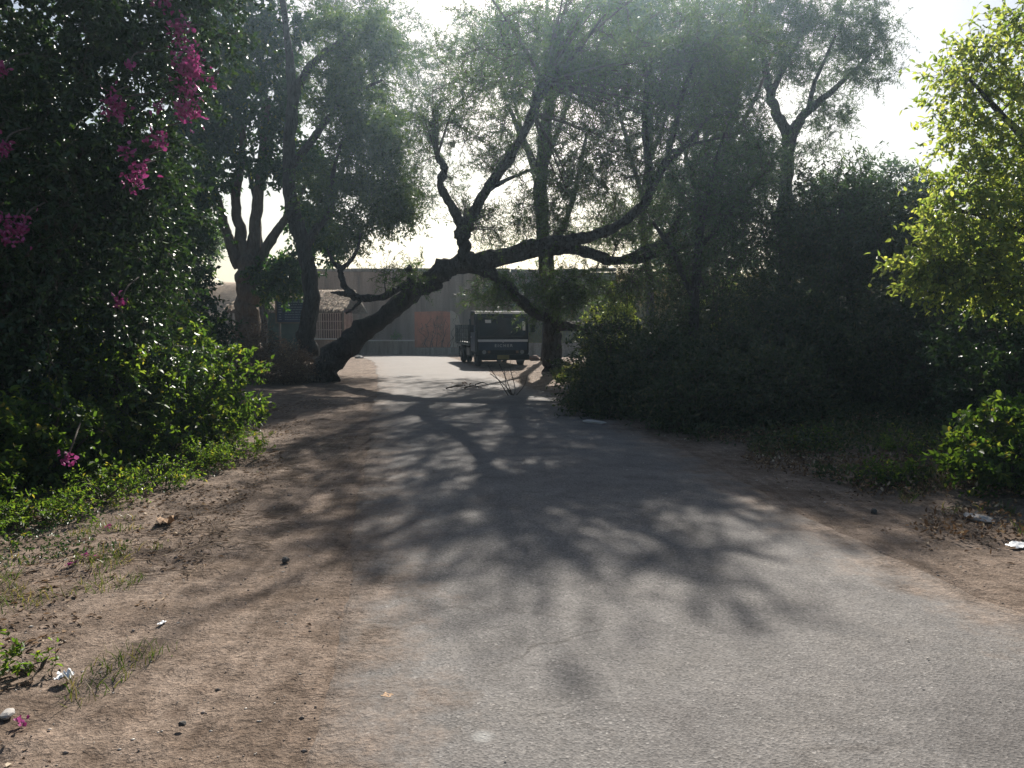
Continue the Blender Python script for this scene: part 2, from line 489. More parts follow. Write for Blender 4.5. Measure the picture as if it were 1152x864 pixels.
def leaves(base, tan, rng, L_, Wd, shape, droop=0.0, up=0.4, along=0.6, jit=0.35):
    n = len(base)
    d = norm(tan * along + norm(rng.normal(0, 1, (n, 3))) * 1.0 + np.array([0, 0, droop]))
    nn = norm(rng.normal(0, 1, (n, 3)) + np.array([0, 0, up * 2]))
    s = norm(np.cross(d, nn))
    nn = np.cross(s, d)
    l = L_ * (1 + jit * rng.uniform(-1, 1, n))[:, None]
    w = Wd * (1 + jit * rng.uniform(-1, 1, n))[:, None]
    rnd = rng.uniform(0, 1, n)
    if shape == 'strip':
        V = np.stack([base, base + d * l * 0.45 + s * w * 0.5, base + d * l, base + d * l * 0.45 - s * w * 0.5], 1)
        F = np.arange(n * 4).reshape(n, 4)
        return V.reshape(-1, 3), F, np.repeat(rnd, 4)
    fold = w * 0.18
    tip = base + d * l - nn * l * 0.15
    V = np.stack([base,
                  base + d * l * 0.28 + s * w * 0.46 + nn * fold, base + d * l * 0.62 + s * w * 0.40 + nn * fold,
                  tip,
                  base + d * l * 0.62 - s * w * 0.40 + nn * fold, base + d * l * 0.28 - s * w * 0.46 + nn * fold], 1)
    o = np.arange(n)[:, None] * 6
    F = np.concatenate([o + np.array([[0, 1, 2, 3]]), o + np.array([[0, 3, 4, 5]])], 0)
    return V.reshape(-1, 3), F, np.repeat(rnd, 6)

def blob_points(blobs, rng):
    out = []
    for (c, r, n) in blobs:
        q = norm(rng.normal(0, 1, (n, 3))) * (rng.uniform(0.0, 1, n) ** (1 / 2.2))[:, None]
        out.append(c[None] + q * np.asarray(r)[None])
    return np.vstack(out)

STY = dict(twigs=7, tl=0.55, lpt=18, L=0.10, W=0.016, shape='strip', droop=-0.15, twig_up=0.1, spread=0.9, r0=0.010, leafmat='feather',
           up=0.4, along=0.6, start=0.2, maxlen=2.6, arch=0.15)

def plant(name, label, cat, limbs, blobs, style, seed, shoots=(), group=None, bark='bark_dark', knob=0.12, twigmat='twig', trunk_name='trunk',
          crown_name='crown', base=None, clip=None):
    """limbs: rows (px,py,Y,r) or world rows (x,y,z,r) when flagged by ('w', rows)"""
    rng = np.random.default_rng(seed)
    S = dict(STY); S.update(style)
    LW = []
    for l in limbs:
        if l and l[0] == 'w':
            LW.append(np.array(l[1], float))
        else:
            LW.append(np.array([list(W(a, b_, c)) + [r] for (a, b_, c, r) in l]))
    if base is None:
        b0 = LW[0][0]
        base = (b0[0], b0[1], gz(b0[0], b0[1]))
    root = empty(name, base)
    tag(root, label, cat, group)
    V, F, nodes = limb_mesh(LW, rng, knob)
    link(trunk_name, fix_faces(V, F, trunk_name), M[bark], root)
    # skeleton nodes to grow from
    NP, NR = [], []
    for i, nd in enumerate(nodes):
        k = int(len(nd) * (0.55 if i == 0 else 0.3))
        NP.append(nd[k:, :3]); NR.append(nd[k:, 3])
    NP, NR = np.vstack(NP), np.concatenate(NR)
    K = 6
    BP, BR = [], []
    tt = np.linspace(0, 1, K)[:, None]
    for sh in shoots:                                  # straight rods fanning from a pollard knob
        (a, b_, c, n, ln, dv, spr) = sh
        p0 = W(a, b_, c)
        for _ in range(n):
            d = norm(np.array(dv, float) + rng.normal(0, spr, 3))
            le = ln * rng.uniform(0.55, 1.1)
            e_ = p0 + d * le
            m_ = p0 + d * le * 0.5 + np.array([0, 0, 0.06 * le]) + rng.normal(0, 0.03 * le, 3)
            pts = (1 - tt) ** 2 * p0 + 2 * tt * (1 - tt) * m_ + tt ** 2 * e_
            BP.append(pts); BR.append(np.linspace(0.042, 0.008, K) * (0.6 + 0.2 * le))
            NP = np.vstack([NP, pts[2:]]); NR = np.concatenate([NR, np.full(K - 2, 0.015)])
    T = blob_points([(W(*bl[:3]) if len(bl) == 7 else np.array(bl[:3], float), bl[-4:-1] if len(bl) == 7 else bl[3:6], bl[-1]) for bl in blobs], rng) if blobs else np.zeros((0, 3))
    if len(T):
        d0 = np.sqrt(((T[:, None] - NP[None]) ** 2).sum(-1)).min(1)
        T = T[np.argsort(d0)]
    for t in T:
        dd = np.sqrt(((NP - t) ** 2).sum(1))
        lift = np.maximum(0, NP[:, 2] - t[2]) * 0.25     # rather grow up than down
        j = int(np.argmin(dd + lift))
        p0 = NP[j]
        le = dd[j]
        if le < 0.05:
            continue
        m_ = (p0 + t) / 2 + np.array([0, 0, S['arch'] * le]) + rng.normal(0, 0.10 * le, 3)
        pts = (1 - tt) ** 2 * p0 + 2 * tt * (1 - tt) * m_ + tt ** 2 * t
        pts[1:-1] += rng.normal(0, 0.03 * le, (K - 2, 3))
        ra = min(NR[j] * 0.8, S['r0'] * (1 + 1.1 * le))
        BP.append(pts); BR.append(np.linspace(ra, 0.35 * S['r0'], K))
        NP = np.vstack([NP, pts[2:]]); NR = np.concatenate([NR, BR[-1][2:]])
    if not BP:
        return root
    BP, BR = np.array(BP), np.array(BR)
    nb = len(BP)
    # twigs
    m = S['twigs']
    bi = np.repeat(np.arange(nb), m)
    blen = np.linalg.norm(BP[:, -1] - BP[:, 0], axis=1)
    keep = rng.uniform(0, 1, len(bi)) < np.clip(0.4 + blen[bi] * 0.6, 0, 1)
    bi = bi[keep]
    t = rng.uniform(S['start'], 1, len(bi)) * (K - 1.001)
    i0 = t.astype(int); f = (t - i0)[:, None]
    p0 = BP[bi, i0] * (1 - f) + BP[bi, i0 + 1] * f
    tn = norm(BP[bi, i0 + 1] - BP[bi, i0])
    d = norm(tn * 0.7 + norm(rng.normal(0, 1, (len(bi), 3))) * S['spread'] + np.array([0, 0, S['twig_up']]))
    le = S['tl'] * rng.uniform(0.5, 1.25, len(bi))
    k2 = np.linspace(0, 1, 4)
    TP = p0[:, None] + d[:, None] * (le[:, None] * k2[None])[..., None] + np.array([0, 0, 1.0])[None, None] * (S['droop'] * le[:, None] * k2[None] ** 2)[..., None]
    TP[:, 1:] += rng.normal(0, 0.04, (len(bi), 3, 3)) * le[:, None, None]
    TR = np.repeat(np.array([[0.42, 0.32, 0.22, 0.10]]) * S['r0'], len(bi), 0)
    V1, F1 = tubes(BP, BR, 5)
    V2, F2 = tubes(TP, TR, 3)
    link('branches', np_mesh('branches', np.vstack([V1, V2]), np.vstack([F1, F2 + len(V1)])), M[twigmat], root)
    # leaves along twigs
    q = S['lpt']
    if q > 0:
        ti = np.repeat(np.arange(len(bi)), q)
        t = (rng.uniform(0.1, 1.0, len(ti))) * 2.999
        i0 = t.astype(int); f = (t - i0)[:, None]
        p0 = TP[ti, i0] * (1 - f) + TP[ti, i0 + 1] * f
        tn = norm(TP[ti, i0 + 1] - TP[ti, i0])
        if clip is not None:
            ok = clip(p0)
            p0, tn = p0[ok], tn[ok]
        V, F, rn = leaves(p0, tn, rng, S['L'], S['W'], S['shape'], S.get('ldroop', -0.1), S['up'], S['along'])
        # light and dark sprays: part of the tint is shared along a twig
        link(crown_name, np_mesh(crown_name, V, F, rn), M[S['leafmat']], root)
    return root

NLEAF = [0]
#@@TREES
# ------------------------------------------------------------------ the leaning tree over the road
FE = dict(twigs=15, tl=0.72, lpt=28, L=0.105, W=0.023, shape='strip', leafmat='feather')
T1 = [
    [(346, 436, 21.0, .58), (356, 424, 21.0, .50), (376, 402, 21, .42), (412, 371, 20.8, .36), (455, 338, 20.5, .33), (484, 316, 20.3, .32), (503, 301, 20.2, .35), (534, 296, 20.0, .28)],
    [(512, 299, 20.1, .31), (560, 290, 20, .26), (600, 277, 19.7, .21), (645, 270, 19.5, .19), (690, 257, 19.3, .15), (718, 236, 19.2, .14), (735, 210, 19, .14)],
    [(733, 210, 19, .14), (730, 185, 18.9, .12), (726, 150, 18.8, .11), (727, 100, 18.6, .08), (735, 50, 18.4, .05)],
    [(735, 208, 19, .14), (750, 180, 19.1, .12), (757, 150, 19.1, .10), (770, 100, 19.0, .07), (790, 50, 18.9, .04)],
    [(745, 190, 19, .09), (770, 165, 19.3, .08), (795, 135, 19.5, .06), (822, 124, 19.8, .04)],
    [(752, 172, 19, .07), (780, 162, 18.6, .05), (810, 155, 18.2, .03)],
    [(545, 298, 20, .22), (600, 284, 20.3, .18), (650, 281, 20.6, .17), (690, 293, 20.8, .17), (735, 286, 21, .15), (765, 256, 21.2, .11), (800, 243, 21.5, .08), (850, 240, 21.8, .05)],
    [(700, 291, 20.8, .10), (745, 270, 20.4, .10), (772, 235, 20, .09), (800, 215, 19.8, .06), (830, 205, 19.6, .03)],
    [(522, 298, 20, .25), (521, 278, 19.9, .20), (520, 262, 19.8, .27), (525, 250, 19.6, .24)],
    [(520, 254, 19.6, .18), (506, 230, 19.4, .14), (496, 208, 19.3, .12), (500, 190, 19.2, .13), (492, 176, 19.1, .09)],
    [(524, 254, 19.6, .19), (540, 226, 19.3, .17), (560, 195, 19, .16), (585, 157, 18.5, .14), (600, 128, 18.1, .14), (604, 112, 17.9, .15), (612, 94, 17.7, .20)],
    [(612, 98, 17.7, .12), (632, 78, 17.4, .09), (650, 58, 17.1, .05), (676, 22, 16.8, .02)],
    [(545, 216, 19.2, .08), (575, 200, 19.4, .06), (612, 185, 19.7, .03)],
    [(540, 299, 20, .24), (566, 316, 20.6, .21), (585, 338, 21, .19), (605, 354, 21.4, .17), (636, 364, 21.8, .15), (662, 372, 22, .14), (684, 366, 22.1, .09), (706, 372, 22.2, .04)],
    [(662, 371, 22, .12), (666, 386, 22, .10), (664, 404, 22, .08)],
    [(484, 318, 20.3, .15), (455, 322, 20, .12), (430, 334, 19.8, .11), (405, 335, 19.7, .12), (388, 323, 19.6, .11), (383, 305, 19.6, .09), (381, 297, 19.6, .09)],
    [(383, 303, 19.6, .08), (394, 294, 19.5, .07), (402, 280, 19.4, .05), (406, 262, 19.3, .03)],
    [(383, 303, 19.6, .08), (374, 293, 19.6, .06), (368, 280, 19.7, .03)],
    [(408, 335, 19.7, .07), (400, 345, 19.6, .05), (389, 353, 19.5, .03)],
    [(460, 323, 20, .09), (463, 311, 19.9, .13), (457, 301, 19.9, .12)],
    [(372, 329, 19.6, .03), (388, 331, 19.6, .08), (400, 336, 19.7, .08)],
]
T1 = [[(a, b_, c, r * (0.78 if k == 0 else 0.74)) for (a, b_, c, r) in l] for k, l in enumerate(T1)]
T1B = [
    (600, 60, 17.6, 1.5, 1.5, 1.2, 55), (690, 60, 17.8, 1.9, 1.6, 1.6, 58), (660, 130, 18.6, 1.5, 1.4, 1.3, 34), (540, 70, 18.2, 1.2, 1.3, 1.2, 26),
    (745, 90, 18.8, 1.5, 1.5, 1.5, 75), (700, 190, 19.4, 1.3, 1.2, 1.0, 40), (630, 210, 19.6, 1.1, 1.1, 0.9, 36), (790, 150, 19.6, 1.5, 1.4, 1.2, 60),
    (800, 60, 19.2, 1.4, 1.4, 1.3, 60), (570, 150, 19.0, 1.0, 1.0, 1.1, 20), (510, 150, 19.2, 0.9, 0.9, 1.2, 12), (830, 215, 20.6, 1.2, 1.2, 0.9, 40),
    (560, 325, 20.9, 0.85, 0.8, 0.45, 24), (640, 320, 21, 1.2, 0.9, 0.6, 36), (700, 250, 20.4, 1.2, 1.0, 0.5, 36), (710, 320, 20.8, 1.0, 0.9, 0.7, 30),
    (620, 340, 21.4, 0.9, 0.8, 0.5, 24), (450, 310, 19.8, 0.6, 0.5, 0.25, 10), (770, 300, 20.8, 1.1, 1.0, 0.9, 34), (610, 255, 19.8, 0.9, 0.8, 0.5, 14),
]
T1S = [(612, 94, 17.7, 16, 2.6, (0.45, -0.1, 0.75), 0.42), (612, 94, 17.7, 9, 2.4, (0.9, -0.1, 0.15), 0.3), (492, 178, 19.1, 7, 1.6, (0.0, 0, 1), 0.3), (521, 258, 19.6, 8, 1.0, (0.7, 0, 0.2), 0.5),
       (600, 128, 18.1, 7, 1.8, (0.9, 0, -0.35), 0.35)]
plant('leaning_tree', 'dark gnarled tree leaning low across the road, its trunk making an arch', 'tree', T1, T1B, dict(FE, twigs=12, lpt=31, r0=0.018, W=0.018, leafmat='feather'), 11, T1S, knob=0.22)

# tree standing upright behind the arch
plant('roadside_tree', 'upright dark tree right of the truck with thick bare trunk in a grass patch', 'tree', [
    [(622, 424, 24.6, .34), (622, 405, 24.6, .29), (621, 370, 24.6, .27), (617, 320, 24.6, .24), (611, 270, 24.6, .22), (608, 220, 24.6, .21), (611, 160, 24.7, .18), (620, 100, 24.8, .13), (630, 40, 24.9, .06)],
    [(621, 368, 24.6, .16), (645, 366, 24.2, .15), (668, 372, 23.9, .14), (685, 364, 23.7, .09), (705, 366, 23.6, .05)],
    [(664, 372, 23.9, .13), (664, 392, 23.9, .10), (664, 412, 23.9, .10)],
    [(613, 285, 24.6, .14), (634, 255, 24.4, .10), (648, 210, 24.3, .08), (660, 150, 24.2, .04)],
    [(609, 200, 24.6, .12), (585, 150, 25, .09), (560, 90, 25.2, .05)],
], [(610, 100, 25, 1.8, 1.5, 1.8, 60), (550, 60, 25.4, 1.6, 1.5, 1.5, 45), (670, 120, 24.6, 1.5, 1.4, 1.6, 24), (640, 30, 25, 1.8, 1.5, 1.2, 50), (660, 220, 24.6, 1.2, 1.0, 1.0, 34),
    (690, 340, 23.8, 0.9, 0.7, 0.6, 22), (590, 240, 24.6, 0.8, 0.8, 0.9, 14), (645, 268, 24.5, 1.3, 1.0, .55, 40), (700, 262, 24.2, 1.2, .9, .6, 40), (560, 262, 24.6, .8, .8, .5, 12), (745, 235, 24.2, 1.1, .9, .7, 30)],
    dict(FE, L=0.11, W=0.020, twigs=12, lpt=15, leafmat='feather'), 12)

# pale slanted trunk deeper on the right
plant('slanting_tree', 'thin pale slanting trunk with feathery crown behind the arching tree', 'tree', [
    [(770, 410, 27, .30), (785, 300, 27, .24), (803, 215, 27, .22), (816, 160, 27, .20), (828, 110, 27, .16), (842, 50, 27, .09), (850, 0, 27, .05)],
    [(824, 125, 27, .1), (800, 80, 26.6, .07), (770, 30, 26.3, .04)],
    [(812, 175, 27, .1), (845, 120, 27.3, .07), (870, 60, 27.5, .04)],
], [(780, 60, 26.5, 2.0, 1.7, 1.8, 75), (840, 40, 27, 1.9, 1.6, 1.8, 75), (810, 140, 27, 1.8, 1.4, 1.4, 60), (730, 20, 26.5, 1.8, 1.5, 1.3, 55), (850, 190, 27, 1.3, 1.1, 1.1, 34), (760, 200, 27, 1.2, 1.0, 1.0, 26),
    (700, 30, 27, 1.6, 1.3, 1.2, 40)],
    dict(FE, L=0.12, W=0.026, leafmat='feather_grey'), 13, bark='bark_pale')

# tall spreading tree against the sky
plant('umbrella_tree', 'tall bare-stemmed tree with airy crown standing against the white sky at right', 'tree', [
    [(884, 420, 30, .34), (884, 330, 30, .29), (883, 260, 30, .26), (884, 200, 30, .25), (887, 165, 30, .26), (890, 145, 30, .30)],
    [(886, 150, 30, .22), (872, 125, 30, .18), (865, 98, 30, .16), (858, 60, 29.8, .10), (845, 15, 29.6, .06)],
    [(892, 148, 30, .22), (906, 128, 30, .17), (930, 108, 30, .12), (955, 85, 30, .08), (985, 55, 30, .04)],
    [(868, 105, 30, .12), (885, 70, 30.2, .09), (905, 30, 30.4, .05), (915, -10, 30.5, .03)],
    [(908, 127, 30, .10), (918, 90, 29.6, .08), (940, 40, 29.3, .04)],
], [(880, 55, 30, 1.8, 1.8, 1.6, 70), (935, 55, 30, 1.9, 1.8, 1.6, 75), (975, 70, 30, 1.4, 1.4, 1.2, 40), (960, 15, 30, 1.9, 1.7, 1.2, 55), (890, 5, 30, 2.0, 1.7, 1.2, 55), (925, 125, 30, 1.6, 1.3, 0.7, 34),
    (845, 60, 29.8, 1.2, 1.3, 1.6, 40), (865, 190, 30, 0.9, 0.8, 0.7, 10), (915, 165, 30, 1.4, 1.0, 0.35, 14)],
    dict(FE, L=0.115, W=0.024, leafmat='feather_grey', tl=0.75, twigs=12), 14)

for k, (px_, Y, top, lb, bl) in enumerate([
        (613, 33, 40, 'tall hazy tree rising behind the left fork of the leaning tree', [(530, 60, 2.0, 1.6, 50), (580, 60, 2.0, 1.8, 50), (485, 95, 1.6, 1.5, 36), (505, 130, 1.6, 1.3, 30), (515, 195, 1.5, 1.0, 18), (560, 170, 1.4, 1.3, 22), (560, 30, 1.8, 1.4, 45), (590, 140, 1.6, 1.5, 26)]),
        (728, 35, 40, 'tall hazy tree rising behind the crown of the leaning tree', [(690, 10, 2.6, 1.8, 50), (640, 60, 2.2, 1.8, 40), (740, 40, 2.2, 2.0, 40), (690, -50, 2.8, 1.6, 45), (720, 130, 2.0, 1.6, 22)]),
        (790, 37, 40, 'tall hazy tree rising behind the slanting trunk', [(790, 10, 2.8, 2.0, 50), (830, 70, 2.0, 1.9, 32), (760, 90, 2.2, 1.9, 34), (800, -50, 2.8, 1.6, 45), (820, 170, 2.0, 1.5, 20)]),
        (293, 31, 60, 'tall hazy tree rising behind the dark curving trunk', [(400, 20, 2.2, 1.8, 70), (350, 90, 2.0, 1.8, 50), (440, 60, 1.8, 1.7, 50), (370, -40, 2.4, 1.6, 50), (410, 130, 1.6, 1.5, 36), (450, 150, 1.7, 2.0, 70), (450, 215, 1.5, 1.0, 50)])]):
    plant('background_tree', lb, 'tree', [
        [(px_, 415, Y, .24), (px_ + 3, 330, Y, .19), (px_ - 5, 240, Y, .16), (px_ + 4, 150, Y, .12), (px_, 60, Y, .10), (px_ + 4, -20, Y, .04)],
        [(px_ - 3, 230, Y, .11), (px_ - 25, 150, Y, .08), (px_ - 45, 70, Y, .04)],
        [(px_, 190, Y, .11), (px_ + 25, 120, Y, .08), (px_ + 45, 50, Y, .04)]],
        [(a, b_, Y, rx, rx * .8, rz, n) for (a, b_, rx, rz, n) in bl], dict(FE, L=0.13, W=0.026, leafmat='feather_grey', tl=.85, twigs=(8 if k == 0 else 12), lpt=(17 if k == 0 else 26), r0=.014), 160 + k, group='tall hazy trees behind the arching tree')

# ------------------------------------------------------------------ left trees
BR = dict(twigs=11, tl=0.6, lpt=17, L=0.12, W=0.062, shape='broad', leafmat='broad', ldroop=-0.5, up=0.3)
plant('dark_trunk_tree', 'tall tree with black curving trunk beside the blue notice board', 'tree', [
    [(347, 402, 22.5, .32), (345, 378, 22.5, .26), (349, 340, 22.5, .23), (346, 300, 22.5, .22), (336, 264, 22.5, .23), (328, 228, 22.5, .20), (325, 170, 22.5, .17), (330, 110, 22.5, .16), (325, 60, 22.5, .11), (318, 0, 22.5, .08)],
    [(340, 280, 22.5, .15), (358, 255, 22.2, .12), (371, 238, 22, .10), (374, 200, 21.8, .06), (384, 160, 21.7, .03)],
    [(329, 185, 22.5, .13), (345, 165, 22.2, .11), (366, 138, 22, .09), (390, 110, 21.8, .06), (430, 90, 21.6, .03)],
    [(329, 110, 22.5, .15), (350, 75, 22.3, .11), (378, 50, 22.2, .09), (402, 34, 22, .06)],
], [(425, 175, 21.7, 0.9, 1.0, 1.0, 40), (400, 130, 22, 1.2, 1.2, 1.2, 55), (400, 60, 22, 1.4, 1.3, 1.2, 60), (435, 235, 21.6, 0.9, 0.9, 0.6, 36),
    (380, 210, 22, 0.9, 0.9, 0.9, 36), (395, 262, 21.8, 0.6, 0.6, 0.5, 18)],
    dict(FE, L=0.12, W=0.036, leafmat='feather'), 15)

plant('pale_trunk_tree', 'stout pale-barked tree forking into several stems beside the thatched hut', 'tree', [
    [(277, 402, 26, .56), (277, 380, 26, .45), (277, 345, 26, .40), (279, 315, 26, .39), (282, 296, 26, .40)],
    [(270, 300, 26, .22), (256, 265, 26, .17), (248, 238, 25.8, .14), (238, 200, 25.5, .10), (225, 150, 25.2, .05)],
    [(276, 298, 26, .24), (271, 262, 26, .19), (265, 225, 25.8, .15), (270, 190, 25.5, .13), (275, 140, 25.2, .08)],
    [(284, 298, 26, .26), (287, 255, 26, .2), (292, 210, 25.8, .17), (296, 165, 25.6, .13), (302, 110, 25.4, .07)],
    [(290, 300, 26, .2), (306, 268, 26, .16), (324, 243, 26, .12), (340, 215, 26, .08), (352, 185, 26, .04)],
], [(235, 130, 25.2, 1.6, 1.4, 1.5, 60), (290, 100, 25.4, 1.6, 1.4, 1.6, 60), (240, 60, 25, 1.8, 1.5, 1.4, 55), (300, 30, 25.2, 1.8, 1.5, 1.3, 50), (215, 190, 25, 1.4, 1.2, 1.2, 44), (310, 180, 25.6, 1.1, 1.0, 1.1, 34),
    (355, 190, 26, 1.0, 1.0, 1.0, 26), (365, 270, 25.5, 0.9, 0.8, 0.8, 26), (318, 312, 25.6, 1.0, 0.7, 0.75, 44), (205, 250, 25, 1.2, 1.1, 1.2, 36), (350, 240, 25.8, .8, .8, .8, 18)],
    dict(BR, L=0.15, W=0.08), 16, bark='bark_pale', knob=0.06)

# ------------------------------------------------------------------ generic shrubs: stems from the ground into a volume
def shrub(name, label, cat, c, r, n, style, seed, nst=6, group=None, twigmat='twig', extra=(), clip=None, stem_r=0.03, skirt=0.5):
    """c: world centre (x,y,z) of the leafy volume, r radii; stems rise from the ground under it"""
    rng = np.random.default_rng(seed + 900)
    c = np.array(c, float); r = np.array(r, float)
    g0 = gz(c[0], c[1])
    lim = []
    for i in range(nst):
        a = rng.uniform(0, 6.283); q = rng.uniform(0.1, 0.75)
        tip = c + r * np.array([math.cos(a) * q, math.sin(a) * q, rng.uniform(0.0, 0.75)])
        b0 = np.array([c[0] + math.cos(a) * r[0] * 0.18 * q, c[1] + math.sin(a) * r[1] * 0.18 * q, 0])
        b0[2] = gz(b0[0], b0[1]) - 0.05
        mid = b0 * 0.5 + tip * 0.5 + np.array([-math.cos(a) * r[0] * .1, -math.sin(a) * r[1] * .1, 0.1 * r[2]]) + rng.normal(0, 0.06, 3) * r
        sr = stem_r * rng.uniform(0.7, 1.3)
        lim.append(('w', [list(b0) + [sr], list(b0 * .7 + mid * .3 + rng.normal(0, .03, 3)) + [sr * .85], list(mid) + [sr * .65], list(tip) + [sr * .25]]))
    bl = [(c[0], c[1], c[2], r[0], r[1], r[2], n, 'w'), (c[0], c[1], g0 + 0.35 * r[2], r[0] * 1.0, r[1] * 1.0, 0.4 * r[2], int(n * skirt), 'w')] + [(*e_, 'w') for e_ in extra]
    blobs = [tuple(x[:7]) for x in bl]
    return plant_world(name, label, cat, lim, blobs, style, seed, group, twigmat, (c[0], c[1], g0), clip)

def plant_world(name, label, cat, lim, blobs, style, seed, group, twigmat, base, clip):
    global W
    keepW = W
    W = lambda a, b_, c: np.array([a, b_, c], float)
    try:
        return plant(name, label, cat, lim, blobs, style, seed, (), group, 'twig', 0.05, twigmat, 'stems', 'foliage', base, clip)
    finally:
        W = keepW

TALL = dict(FE, L=0.10, W=0.024, twigs=10, lpt=13, tl=.8, leafmat='feather_grey')
def ground_clip(p):
    return p[:, 2] > gh(p[:, 0], p[:, 1]) + 0.02

# bougainvillea: a great dark mound with hanging sprays on the left
BO = dict(twigs=9, tl=0.5, lpt=20, L=0.062, W=0.040, shape='broad', leafmat='bougain', droop=-0.35, twig_up=-0.1, ldroop=-0.3, up=0.2, r0=0.008)
bo = shrub('bougainvillea', 'huge dark bougainvillea mound with hanging magenta flower clusters at the left edge', 'shrub',
           (-5.6, 8.2, 2.6), (2.2, 1.7, 2.6), 300, BO, 21, nst=14, stem_r=0.05, clip=ground_clip,
           extra=[(-4.3, 8.3, 4.2, 1.2, 1.1, 1.5, 110), (-4.9, 7.7, 2.6, 1.1, 1.0, 1.8, 110), (-3.7, 8.6, 5.0, 0.9, 0.9, 1.1, 60), (-5.6, 8.0, 5.4, 2.0, 1.6, 1.2, 110), (-4.6, 9.0, 2.2, 1.0, 1.0, 1.6, 80),
                  (-4.1, 8.4, 3.1, 0.7, 0.8, 0.9, 44), (-6.6, 8.6, 4.6, 1.6, 1.2, 1.8, 150), (-5.2, 8.8, 3.6, 1.0, 1.0, 1.2, 70)])
rngf = np.random.default_rng(5)
for (a, b_, Y, s) in [(183, 0, 7.6, .10), (202, 30, 7.6, .11), (202, 42, 7.55, .08), (210, 64, 7.5, .14), (208, 78, 7.5, .13), (216, 82, 7.55, .12), (211, 102, 7.55, .10), (205, 122, 7.5, .11), (218, 126, 7.55, .11),
                      (125, 116, 7.0, .11), (134, 124, 7.0, .10), (178, 158, 7.3, .10), (141, 171, 7.0, .06), (151, 203, 7.0, .10), (159, 190, 7.05, .08), (24, 254, 6.7, .10), (8, 262, 6.6, .14), (238, 93, 8.0, .06),
                      (3, 166, 6.6, .09), (4, 78, 6.7, .07), (136, 340, 7.2, .07), (75, 516, 6.3, .07), (146, 73, 7.1, .05), (180, 120, 7.3, .06)]:
    s *= .82
    n = int(66 * (s / .1) ** 1.6)
    c = W(a, b_, Y)
    pts = c + rngf.normal(0, 1, (n, 3)) * np.array([s * .55, s * .5, s * .62])
    V, F, rn = leaves(pts, norm(rngf.normal(0, 1, (n, 3))), rngf, .045, .034, 'broad', 0.1, .3)
    st = spline([list(c + np.array([rngf.normal(0, .1), .35, .25])) + [.006], list(c + np.array([0, .12, .14])) + [.005], list(c) + [.003]], 8)
    fc = link('flower_cluster', np_mesh('flower_cluster', V, F, rn), M['petal'], bo)
    V, F = tubes(st[None, :, :3], st[None, :, 3], 5)
    link('flower_stalk', np_mesh('flower_stalk', V, F), M['twig'], fc, True)

# shrubs along the left verge
SH = dict(twigs=7, tl=0.28, lpt=13, L=0.065, W=0.042, shape='broad', leafmat='shrub', droop=-0.1, twig_up=0.25, r0=0.006, up=0.5)
for k, (x, y, z, rx, ry_, rz, n, lb) in enumerate([
        (-3.95, 9.6, 0.75, 0.75, 0.8, 0.75, 120, 'sunlit leafy shrub at the dirt edge nearest the road'),
        (-4.35, 8.2, 0.85, 0.75, 0.7, 0.85, 120, 'sunlit glossy shrub with long curved leaves under the magenta flowers'),
        (-4.3, 7.1, 0.45, 0.55, 0.6, 0.5, 90, 'low bright shrub sprawling onto the dirt below the bougainvillea'),
        (-4.45, 6.0, 0.50, 0.55, 0.6, 0.55, 80, 'shaded low shrub at the left edge beside the weedy verge'),
        (-5.0, 10.8, 1.0, 0.9, 0.8, 0.9, 110, 'rounded dark green shrub behind the sunlit roadside shrub')]):
    sh = shrub('leafy_shrub', lb, 'shrub', (x, y, z), (rx, ry_, rz), n, SH, 30 + k, nst=7, group='shrubs along the left verge', clip=ground_clip, stem_r=0.014)
    if k == 1:
        rr = np.random.default_rng(77)
        for (a, b_, Y, ln, dx) in [(160, 440, 7.9, .32, .7), (178, 456, 7.8, .30, .9), (165, 466, 7.7, .26, .9), (150, 476, 7.7, .26, .8), (180, 418, 8.0, .22, .5), (228, 416, 8.4, .24, .6), (212, 408, 8.5, .2, .7)]:
            c = W(a, b_, Y)
            q = np.linspace(0, 1, 7)
            ctr = c + np.stack([dx * ln * (q - .5), -0.15 * ln * q, 0.25 * ln * np.sin(q * 2.2) - .28 * ln * q], 1)
            wv = 0.028 * np.sin(np.clip(q, 0.04, 0.97) * math.pi) ** 0.8
            V = np.concatenate([ctr + np.array([0, 1, .3]) * wv[:, None], ctr - np.array([0, 1, -.1]) * wv[:, None]])
            F = [(i, i + 1, i + 8, i + 7) for i in range(6)]
            lf = link('long_leaf', np_mesh('long_leaf', V, np.array(F), np.full(14, .7), True), M['shrub'], sh)

